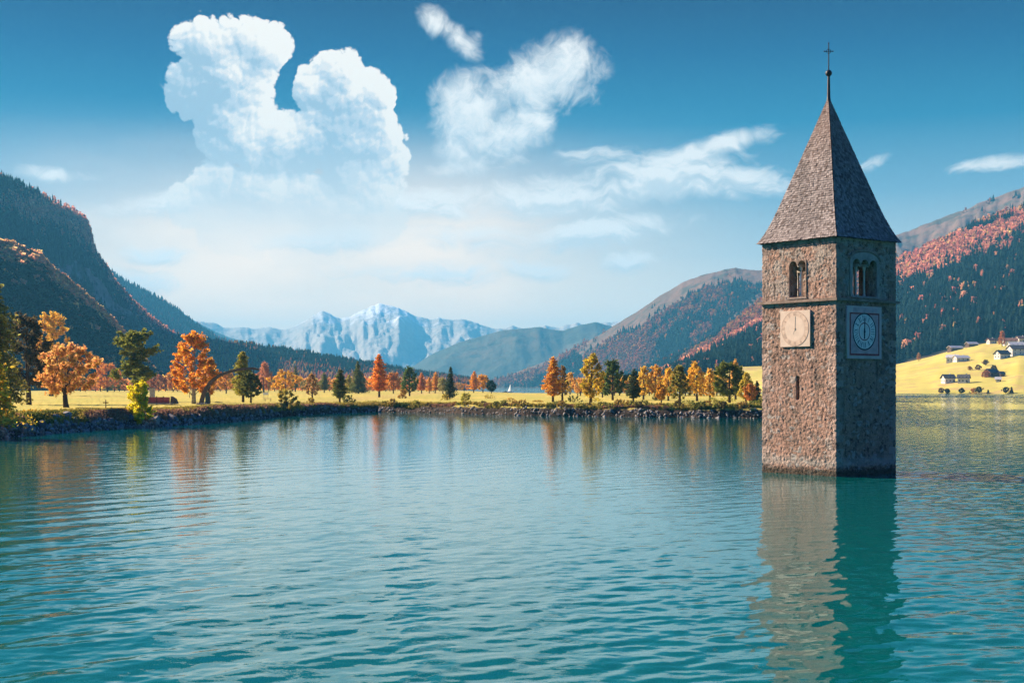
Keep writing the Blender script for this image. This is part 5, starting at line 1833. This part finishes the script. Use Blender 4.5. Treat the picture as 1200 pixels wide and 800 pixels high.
# the big curved timber arch rising from the bank and ending in the air
p = meadow_pt(236, 474)
arch = empty('curved_arch', p)
tag(arch, 'big dark curved timber arch rising from the bank and ending in mid-air', 'sculpture')
sc_ = p.y / F
pts2 = [(-1, 4), (0, -2), (2, -10), (6, -19), (12, -27), (20, -33), (30, -37), (41, -40), (52, -41.5), (61, -42), (67.5, -40.5)]
rad = [6.2, 6.2, 6.0, 5.6, 5.2, 4.8, 4.4, 4.0, 3.6, 3.3, 2.8]
bm = bmesh.new()
prof = []
for i, (x, y) in enumerate(pts2):
    a0 = pts2[max(i - 1, 0)]
    a1 = pts2[min(i + 1, len(pts2) - 1)]
    tx_, ty_ = a1[0] - a0[0], a1[1] - a0[1]
    l_ = math.hypot(tx_, ty_)
    nx, ny = -ty_ / l_, tx_ / l_
    h_ = rad[i] * 0.36
    prof.append(((x + nx * h_) * sc_, -(y + ny * h_) * sc_, (x - nx * h_) * sc_, -(y - ny * h_) * sc_))
ring = []
for (x0, z0, x1, z1) in prof:
    ring.append([bm.verts.new((x0, -0.42, z0)), bm.verts.new((x0, 0.42, z0)), bm.verts.new((x1, 0.42, z1)), bm.verts.new((x1, -0.42, z1))])
for a, b_ in zip(ring, ring[1:]):
    for k in range(4):
        bm.faces.new((a[k], a[(k + 1) % 4], b_[(k + 1) % 4], b_[k]))
bm.faces.new(ring[0])
bm.faces.new(ring[-1])
bm_obj('arch_beam', bm, M_WOOD, arch)
bm = bmesh.new()
box(bm, (-0.9, -0.75, -0.6), (1.0, 0.75, 0.28), 0.05)
bm_obj('footing', bm, M_TRIM, arch)
bm = bmesh.new()
x, y = pts2[-2]
tube(bm, [(x * sc_, 0, -y * sc_ - 0.1), (x * sc_ + 0.02, 0, -y * sc_ - 1.0)], 0.05, 6)
bmesh.ops.create_uvsphere(bm, u_segments=10, v_segments=6, radius=0.2, matrix=Matrix.Translation((x * sc_ + 0.02, 0, -y * sc_ - 1.1)))
bm_obj('pendant', bm, M_IRON, arch)

# low red timber parapet on a pale deck that juts out over the rocks
p = meadow_pt(187, 474)
dk = empty('viewing_deck', p, R(-4))
tag(dk, 'pale viewing deck with low red board parapet jutting over the rocks', 'deck')
bm = bmesh.new()
box(bm, (-3.1, -2.2, 0.12), (3.4, 1.6, 0.34))
bm_obj('deck', bm, M_DECK, dk)
for k in range(4):
    bm = bmesh.new()
    x0 = -2.9 + k * 1.36
    box(bm, (x0, -1.2, 0.34), (x0 + 1.28, -1.02, 1.55))
    bm_obj('red_panel', bm, M_REDW, dk)
    bm = bmesh.new()
    box(bm, (x0 - 0.08, -1.28, 0.34), (x0 - 0.004, -0.94, 1.75))
    bm_obj('post', bm, M_WOOD, dk)
bm = bmesh.new()
vsx = [(2.6, -1.25, 0.34), (3.9, -1.25, 0.34), (3.5, -1.25, 1.2), (2.7, -1.25, 1.7), (2.6, 0.2, 0.34), (3.9, 0.2, 0.34), (3.5, 0.2, 1.2), (2.7, 0.2, 1.7)]
bv = [bm.verts.new(q) for q in vsx]
for q in ((0, 1, 2, 3), (4, 7, 6, 5), (0, 4, 5, 1), (1, 5, 6, 2), (2, 6, 7, 3), (3, 7, 4, 0)):
    bm.faces.new([bv[i] for i in q])
bm_obj('side_wing', bm, M_WOOD, dk)
for x in (-2.8, 0, 3.1):
    bm = bmesh.new()
    box(bm, (x - 0.14, -1.9, -1.9), (x + 0.14, -1.62, 0.12))
    bm_obj('support_post', bm, M_WOOD, dk)
# pale block column behind it
p = meadow_pt(178.5, 470)
cl = empty('stone_pillar', p)
tag(cl, 'pale square pillar standing behind the red parapet', 'pillar')
bm = bmesh.new()
box(bm, (-0.55, -0.55, -0.3), (0.55, 0.55, 3.3), 0.05)
bm_obj('shaft', bm, M_PLAST, cl)
bm = bmesh.new()
box(bm, (-0.68, -0.68, 3.3), (0.68, 0.68, 3.5), 0.03)
bm_obj('capstone', bm, M_TRIM, cl)
# bench-table with an information board right of the arch
p = meadow_pt(314, 470)
tb = empty('picnic_table', p, R(12))
tag(tb, 'grey picnic table with two benches on the bank right of the arch', 'table')
bm = bmesh.new()
box(bm, (-1.0, -0.38, 0.70), (1.0, 0.38, 0.77))
bm_obj('tabletop', bm, M_DECK, tb)
for s_ in (-1, 1):
    bm = bmesh.new()
    box(bm, (-1.0, s_ * 0.72 - 0.14, 0.42), (1.0, s_ * 0.72 + 0.14, 0.47))
    bm_obj('bench', bm, M_DECK, tb)
    bm = bmesh.new()
    tube(bm, [(s_ * 0.7, -0.8, -0.05), (s_ * 0.7, -0.15, 0.70)], 0.05, 6)
    tube(bm, [(s_ * 0.7, 0.8, -0.05), (s_ * 0.7, 0.15, 0.70)], 0.05, 6)
    box(bm, (s_ * 0.7 - 0.03, -0.8, 0.35), (s_ * 0.7 + 0.03, 0.8, 0.415))
    bm_obj('leg', bm, M_WOOD, tb)
p = meadow_pt(311.5, 468)
sg = empty('notice_board', p)
tag(sg, 'small white notice board on dark posts beside the picnic table', 'sign')
bm = bmesh.new()
box(bm, (-0.75, -0.05, 1.35), (0.75, 0.05, 2.1))
bm_obj('board', bm, M_WHITE, sg)
for s_ in (-0.6, 0.6):
    bm = bmesh.new()
    tube(bm, [(s_, 0.09, -0.2), (s_, 0.09, 2.2)], 0.05, 6)
    bm_obj('post', bm, M_WOOD, sg)
bm = bmesh.new()
box(bm, (-0.9, -0.2, 2.2), (0.9, 0.25, 2.27))
bm_obj('rain_cover', bm, M_WOOD, sg)
# info pillar and small posts on the meadow
p = meadow_pt(243, 473)
ip = empty('information_pillar', p)
tag(ip, 'narrow dark teal pillar on the bank between the orange birches and the arch', 'pillar')
bm = bmesh.new()
box(bm, (-0.42, -0.2, 0.0), (0.42, 0.2, 2.5), 0.03)
bm_obj('panel', bm, M_STEEL, ip)
bm = bmesh.new()
box(bm, (-0.5, -0.3, -0.3), (0.5, 0.3, 0.10))
bm_obj('plinth', bm, M_TRIM, ip)


def post(px, py, h, lb, arm=False):
    p = meadow_pt(px, py)
    bm = bmesh.new()
    tube(bm, [(0, 0, -0.2), (0, 0, h)], [0.10, 0.08], 7)
    if arm:
        box(bm, (-0.45, -0.05, h * 0.62), (0.45, 0.05, h * 0.74))
    o = bm_obj('wooden_post', bm, M_WOOD, None, loc=p)
    tag(o, lb, 'post')


post(222, 466, 1.7, 'short dark post alone on the meadow left of the tall orange birch')
post(124, 492, 1.5, 'dark wooden post with cross board on the rocky bank, right of forking tree', True)

# ------------------------------------------------------------------ boats on the far water
Yb = 1300.0
sb = empty('sailing_boat', ((598 - 600) / F * Yb, Yb, 0.0), R(20))
tag(sb, 'small sailing boat with white sail on the far lake', 'boat')


def hull(bm, L, W, Hh):
    rings = []
    for k in range(9):
        u = k / 8
        w = W / 2 * math.sin(math.pi * min(0.94, 0.10 + u * 0.80)) ** 0.6
        sheer = 0.18 * (2 * u - 1) ** 2
        x = (u - 0.5) * L
        rings.append([bm.verts.new((x, -w, Hh + sheer)), bm.verts.new((x, -w * 0.8, 0.1)), bm.verts.new((x, 0, -0.25)), bm.verts.new((x, w * 0.8, 0.1)), bm.verts.new((x, w, Hh + sheer)), bm.verts.new((x, 0, Hh * 0.8 + sheer))])
    for a, b_ in zip(rings, rings[1:]):
        for i in range(6):
            bm.faces.new((a[i], a[(i + 1) % 6], b_[(i + 1) % 6], b_[i]))
    bm.faces.new(rings[0])
    bm.faces.new(rings[-1])


bm = bmesh.new()
hull(bm, 5.2, 1.9, 0.75)
bm_obj('hull', bm, M_WHITE, sb)
bm = bmesh.new()
tube(bm, [(0.4, 0, 0.4), (0.4, 0, 8.0)], [0.07, 0.05], 6)
bm_obj('mast', bm, M_STEEL, sb)
bm = bmesh.new()
tri = [(0.28, 0, 1.1), (-2.3, 0.25, 1.2), (0.28, 0, 7.8)]
# cloth bellied by the wind
nv = 6
rows_ = []
for i in range(nv + 1):
    u = i / nv
    rows_.append([bm.verts.new((0.28 - 2.6 * (1 - u) * v_, 0.25 * (1 - u) * v_ + 0.45 * math.sin(math.pi * v_) * (1 - u), 1.1 + 6.7 * u)) for v_ in (0, .25, .5, .75, 1)] if i < nv else [bm.verts.new((0.28, 0, 7.8))])
for a, b_ in zip(rows_, rows_[1:]):
    for k in range(4):
        if len(b_) > 1:
            bm.faces.new((a[k], a[k + 1], b_[k + 1], b_[k]))
        else:
            bm.faces.new((a[k], a[k + 1], b_[0]))
m, t = new_mat("sail cloth")
d_ = t.n('ShaderNodeBsdfDiffuse')
d_.inputs[0].default_value = (0.85, 0.85, 0.83, 1)
tr_ = t.n('ShaderNodeBsdfTranslucent')
tr_.inputs[0].default_value = (0.85, 0.85, 0.83, 1)
mx_ = t.n('ShaderNodeMixShader')
mx_.inputs[0].default_value = 0.6
t.link(d_.outputs[0], mx_.inputs[1])
t.link(tr_.outputs[0], mx_.inputs[2])
finish(t, mx_.outputs[0])
bm_obj('sail', bm, m, sb)
rb = empty('rowing_boat', ((592.5 - 600) / F * 1150, 1150, 0.0), R(-10))
tag(rb, 'little dark red boat low on the far lake, left of the white sail', 'boat')
bm = bmesh.new()
hull(bm, 4.6, 1.6, 0.8)
bm_obj('hull', bm, M_REDW, rb)
bm = bmesh.new()
box(bm, (-0.8, -0.6, 0.65), (0.7, 0.6, 1.5), 0.08)
bm_obj('cabin', bm, M_WOOD, rb)

# ------------------------------------------------------------------ farms and houses on the sunny slope
M_RENDER = plain_mat("white render", (0.58, 0.55, 0.51), 0.9, 0.1, 0.08, 0.3)
M_ROOFD = plain_mat("dark roof tiles", (0.085, 0.075, 0.075), 0.85, 0.2, 0.3, 0.8)
M_ROOFR = plain_mat("brown roof tiles", (0.24, 0.12, 0.08), 0.85, 0.2, 0.3, 0.8)
M_ROOFP = plain_mat("pale metal roof", (0.55, 0.52, 0.50), 0.6, 0.4, 0.15, 0.8)
M_LOG = plain_mat("dark barn boards", (0.13, 0.085, 0.06), 0.9, 0.1, 0.3, 1.0)
M_GLASS = plain_mat("window glass", (0.03, 0.035, 0.045), 0.15, 0.5, 0.1, 1)


def house(label, px, py, L, W, Hh, rise, rz, wall_m, roof_m, name='farmhouse', cat='house', Y=None, wins=3, storeys=2, timber=False):
    p = slope_point(px, py)
    root = empty(name, p, R(rz))
    tag(root, label, cat, 'houses on the sunny slope')
    bm = bmesh.new()
    v = [bm.verts.new(q) for q in ((-L / 2, -W / 2, -2.5), (L / 2, -W / 2, -2.5), (L / 2, W / 2, -2.5), (-L / 2, W / 2, -2.5),
                                   (-L / 2, -W / 2, Hh), (L / 2, -W / 2, Hh), (L / 2, W / 2, Hh), (-L / 2, W / 2, Hh), (-L / 2, 0, Hh + rise), (L / 2, 0, Hh + rise))]
    for q in ((0, 1, 5, 4), (2, 3, 7, 6), (1, 2, 6, 9, 5), (3, 0, 4, 8, 7), (0, 3, 2, 1), (4, 5, 9, 8), (6, 7, 8, 9)):
        bm.faces.new([v[i] for i in q])
    bm_obj('wall', bm, wall_m, root)
    bm = bmesh.new()
    e_, th = 0.9, 0.28
    sl = rise / (W / 2)
    for s_ in (-1, 1):
        y0, z0 = s_ * (W / 2 + e_), Hh - sl * e_
        a = [(-L / 2 - e_, y0, z0 + 0.05), (L / 2 + e_, y0, z0 + 0.05), (L / 2 + e_, 0, Hh + rise + 0.05), (-L / 2 - e_, 0, Hh + rise + 0.05)]
        lo = [bm.verts.new(q) for q in a]
        hi = [bm.verts.new((x, y, z + th)) for x, y, z in a]
        bm.faces.new(lo[::-1])
        bm.faces.new(hi)
        for i in range(4):
            bm.faces.new((lo[i], lo[(i + 1) % 4], hi[(i + 1) % 4], hi[i]))
    rf = bm_obj('roof', bm, roof_m, root)
    if not timber:
        bm = bmesh.new()
        box(bm, (L * 0.18, W * 0.08, Hh + rise * 0.5), (L * 0.18 + 0.8, W * 0.08 + 0.8, Hh + rise + 1.1))
        bm_obj('chimney', bm, wall_m, rf)
    for st in range(storeys):
        z = 1.1 + st * 2.8
        for k in range(wins):
            x = -L / 2 + L * (k + 0.5) / wins
            bm = bmesh.new()
            box(bm, (x - 0.55, -W / 2 - 0.06, z), (x + 0.55, -W / 2 + 0.05, z + 1.3))
            bm_obj('window', bm, M_GLASS, root)
        for k in range(2):
            y = -W / 2 + W * (k + 0.5) / 2
            bm = bmesh.new()
            box(bm, (-L / 2 - 0.06, y - 0.55, z), (-L / 2 + 0.05, y + 0.55, z + 1.3))
            bm_obj('window', bm, M_GLASS, root)
    bm = bmesh.new()
    box(bm, (L * 0.32, -W / 2 - 0.08, -0.1), (L * 0.32 + 1.1, -W / 2 + 0.05, 2.1))
    bm_obj('door', bm, M_LOG, root)
    return root


house('house with broad dark roof near the shore, left of the pair on the meadow', 1111, 448.5, 9, 8, 4.2, 2.8, 8, M_RENDER, M_ROOFD)
house('white house with dark roof, right of the pair low on the meadow', 1129, 448.5, 8.5, 7.5, 4.2, 2.6, -28, M_RENDER, M_ROOFD)
house('pale farmhouse with light roof alone in the middle of the meadow', 1116, 424, 11, 9, 4.6, 2.6, -25, M_RENDER, M_ROOFP)
house('low grey-roofed barn joined to the pale farmhouse on the meadow', 1126, 423, 14, 8, 3.4, 2.2, 12, M_RENDER, M_ROOFP, 'barn', 'barn', storeys=1)
house('dark-roofed house high on the slope beside a small tree, before the village', 1174, 420, 12, 9, 4.6, 3.2, 20, M_RENDER, M_ROOFD)
house('dark barn in the reddish hollow of the slope', 1162, 441, 11, 7.5, 3.6, 2.8, 30, M_LOG, M_ROOFD, 'barn', 'barn', storeys=1, timber=True)
house('tiny white hut on the reddish hollow, nearest to the shore', 1170, 447.5, 3.6, 3.2, 2.6, 1.4, -20, M_RENDER, M_ROOFP, 'hut', 'hut', storeys=1, wins=1, timber=True)
house('tiny dark hut just above the white hut', 1173.5, 441, 3.8, 3.2, 2.6, 1.4, 20, M_LOG, M_ROOFD, 'hut', 'hut', storeys=1, wins=1, timber=True)
house('large white village house with dark roof at the right edge', 1192, 416, 17, 11, 6.0, 3.4, 10, M_RENDER, M_ROOFD)
house('pale-roofed village house behind the large white house', 1190, 409, 15, 9, 4.6, 2.8, 5, M_RENDER, M_ROOFP)
house('brown-roofed village house at the top of the slope', 1184, 404, 14, 9, 4.6, 2.8, -8, M_RENDER, M_ROOFR)
house('small red-brown village house at the forest edge, right border', 1197, 401, 11, 8, 4.2, 2.6, 12, M_RENDER, M_ROOFR)
house('long dark stable along the forest edge, lower left one', 1119, 410.5, 17, 7, 3.2, 2.0, 22, M_LOG, M_ROOFP, 'stable', 'barn', storeys=1, timber=True)
house('second long stable along the forest edge with a pale roof', 1139, 406, 13, 7, 3.2, 2.0, 20, M_LOG, M_ROOFP, 'stable', 'barn', storeys=1, timber=True)
house('small pale house at the forest edge, left of the orange tree', 1162, 402.5, 9, 7, 3.6, 2.4, 14, M_RENDER, M_ROOFR)

# trees of the slope and along the right-hand shore
def slope_tree(name, label, kind, px, py, top_py, w_px, color, dens=0.8, group='small trees on the sunny slope'):
    p = slope_point(px, py)
    h = max(2.0, (py - top_py) / F * p.y)
    w = w_px / F * p.y
    r = np.random.default_rng(int(px * 7 + py * 131))
    bm, V, Fq = tree_shape(kind, h, w, r, dens, leaf=0.45)
    root = empty(name, p - Vector((0, 0, 0.2)), r.random() * 6)
    tag(root, label, 'tree' if name != 'shrub' else 'shrub', group)
    bm_obj('trunk', bm, M_BARK, root, smooth=True)
    c_ = mesh_obj('crown', V, Fq, M_LEAF, root)
    c_.color = (*color, 1)


slope_tree('leafy_tree', 'tall pointed orange tree where the meadow meets the forest, near the village', 'birch', 1174, 406, 388, 10, (0.52, 0.20, 0.07))
slope_tree('leafy_tree', 'dark tree beside the dark-roofed house high on the slope', 'round', 1171, 419, 410, 7, (0.06, 0.06, 0.04))
slope_tree('leafy_tree', 'round grey-brown tree on the slope path, upper one', 'round', 1155, 428, 421, 8, (0.17, 0.12, 0.08))
slope_tree('leafy_tree', 'round grey-brown tree on the slope path, lower one', 'round', 1146.5, 434, 427, 8, (0.20, 0.12, 0.09))
slope_tree('leafy_tree', 'small reddish tree at the lower end of the slope path', 'round', 1136, 434, 429, 6, (0.42, 0.20, 0.10))
slope_tree('shrub', 'reddish hedge bush beside the dark barn', 'bush', 1156, 442, 434, 12, (0.46, 0.20, 0.09))
slope_tree('leafy_tree', 'dark tree right above the dark barn', 'round', 1165, 437, 428, 8, (0.08, 0.07, 0.05))
slope_tree('leafy_tree', 'dark round shore tree below the white house', 'round', 1127, 461, 454, 7, (0.04, 0.05, 0.03))
slope_tree('leafy_tree', 'darkest round tree on the right shore, beside an orange bush', 'round', 1147, 461, 453, 9, (0.03, 0.045, 0.03))
slope_tree('shrub', 'orange bush between two dark trees on the right shore', 'bush', 1140, 461, 455, 8, (0.60, 0.26, 0.07))
slope_tree('leafy_tree', 'brown shore tree below the dark-roofed house, left one', 'round', 1103, 461, 454, 7, (0.22, 0.11, 0.07))
slope_tree('leafy_tree', 'dark shore tree touching the brown one below the dark-roofed house', 'round', 1110, 461, 455, 6, (0.06, 0.06, 0.04))
slope_tree('conifer', 'small dark conifer between orange bush and right end of the shore', 'spruce', 1158, 461, 456, 4, (0.04, 0.055, 0.03))
slope_tree('leafy_tree', 'dark broad shore tree near the right edge', 'round', 1178, 461, 453.5, 9, (0.04, 0.05, 0.03))
slope_tree('conifer', 'dark pointed tree next to the broad shore tree at the right edge', 'spruce', 1185, 461, 452.5, 6, (0.05, 0.055, 0.035))
slope_tree('leafy_tree', 'orange tree isolated before the dark forest by the lower stable', 'birch', 1077, 423, 413, 5, (0.58, 0.30, 0.08))
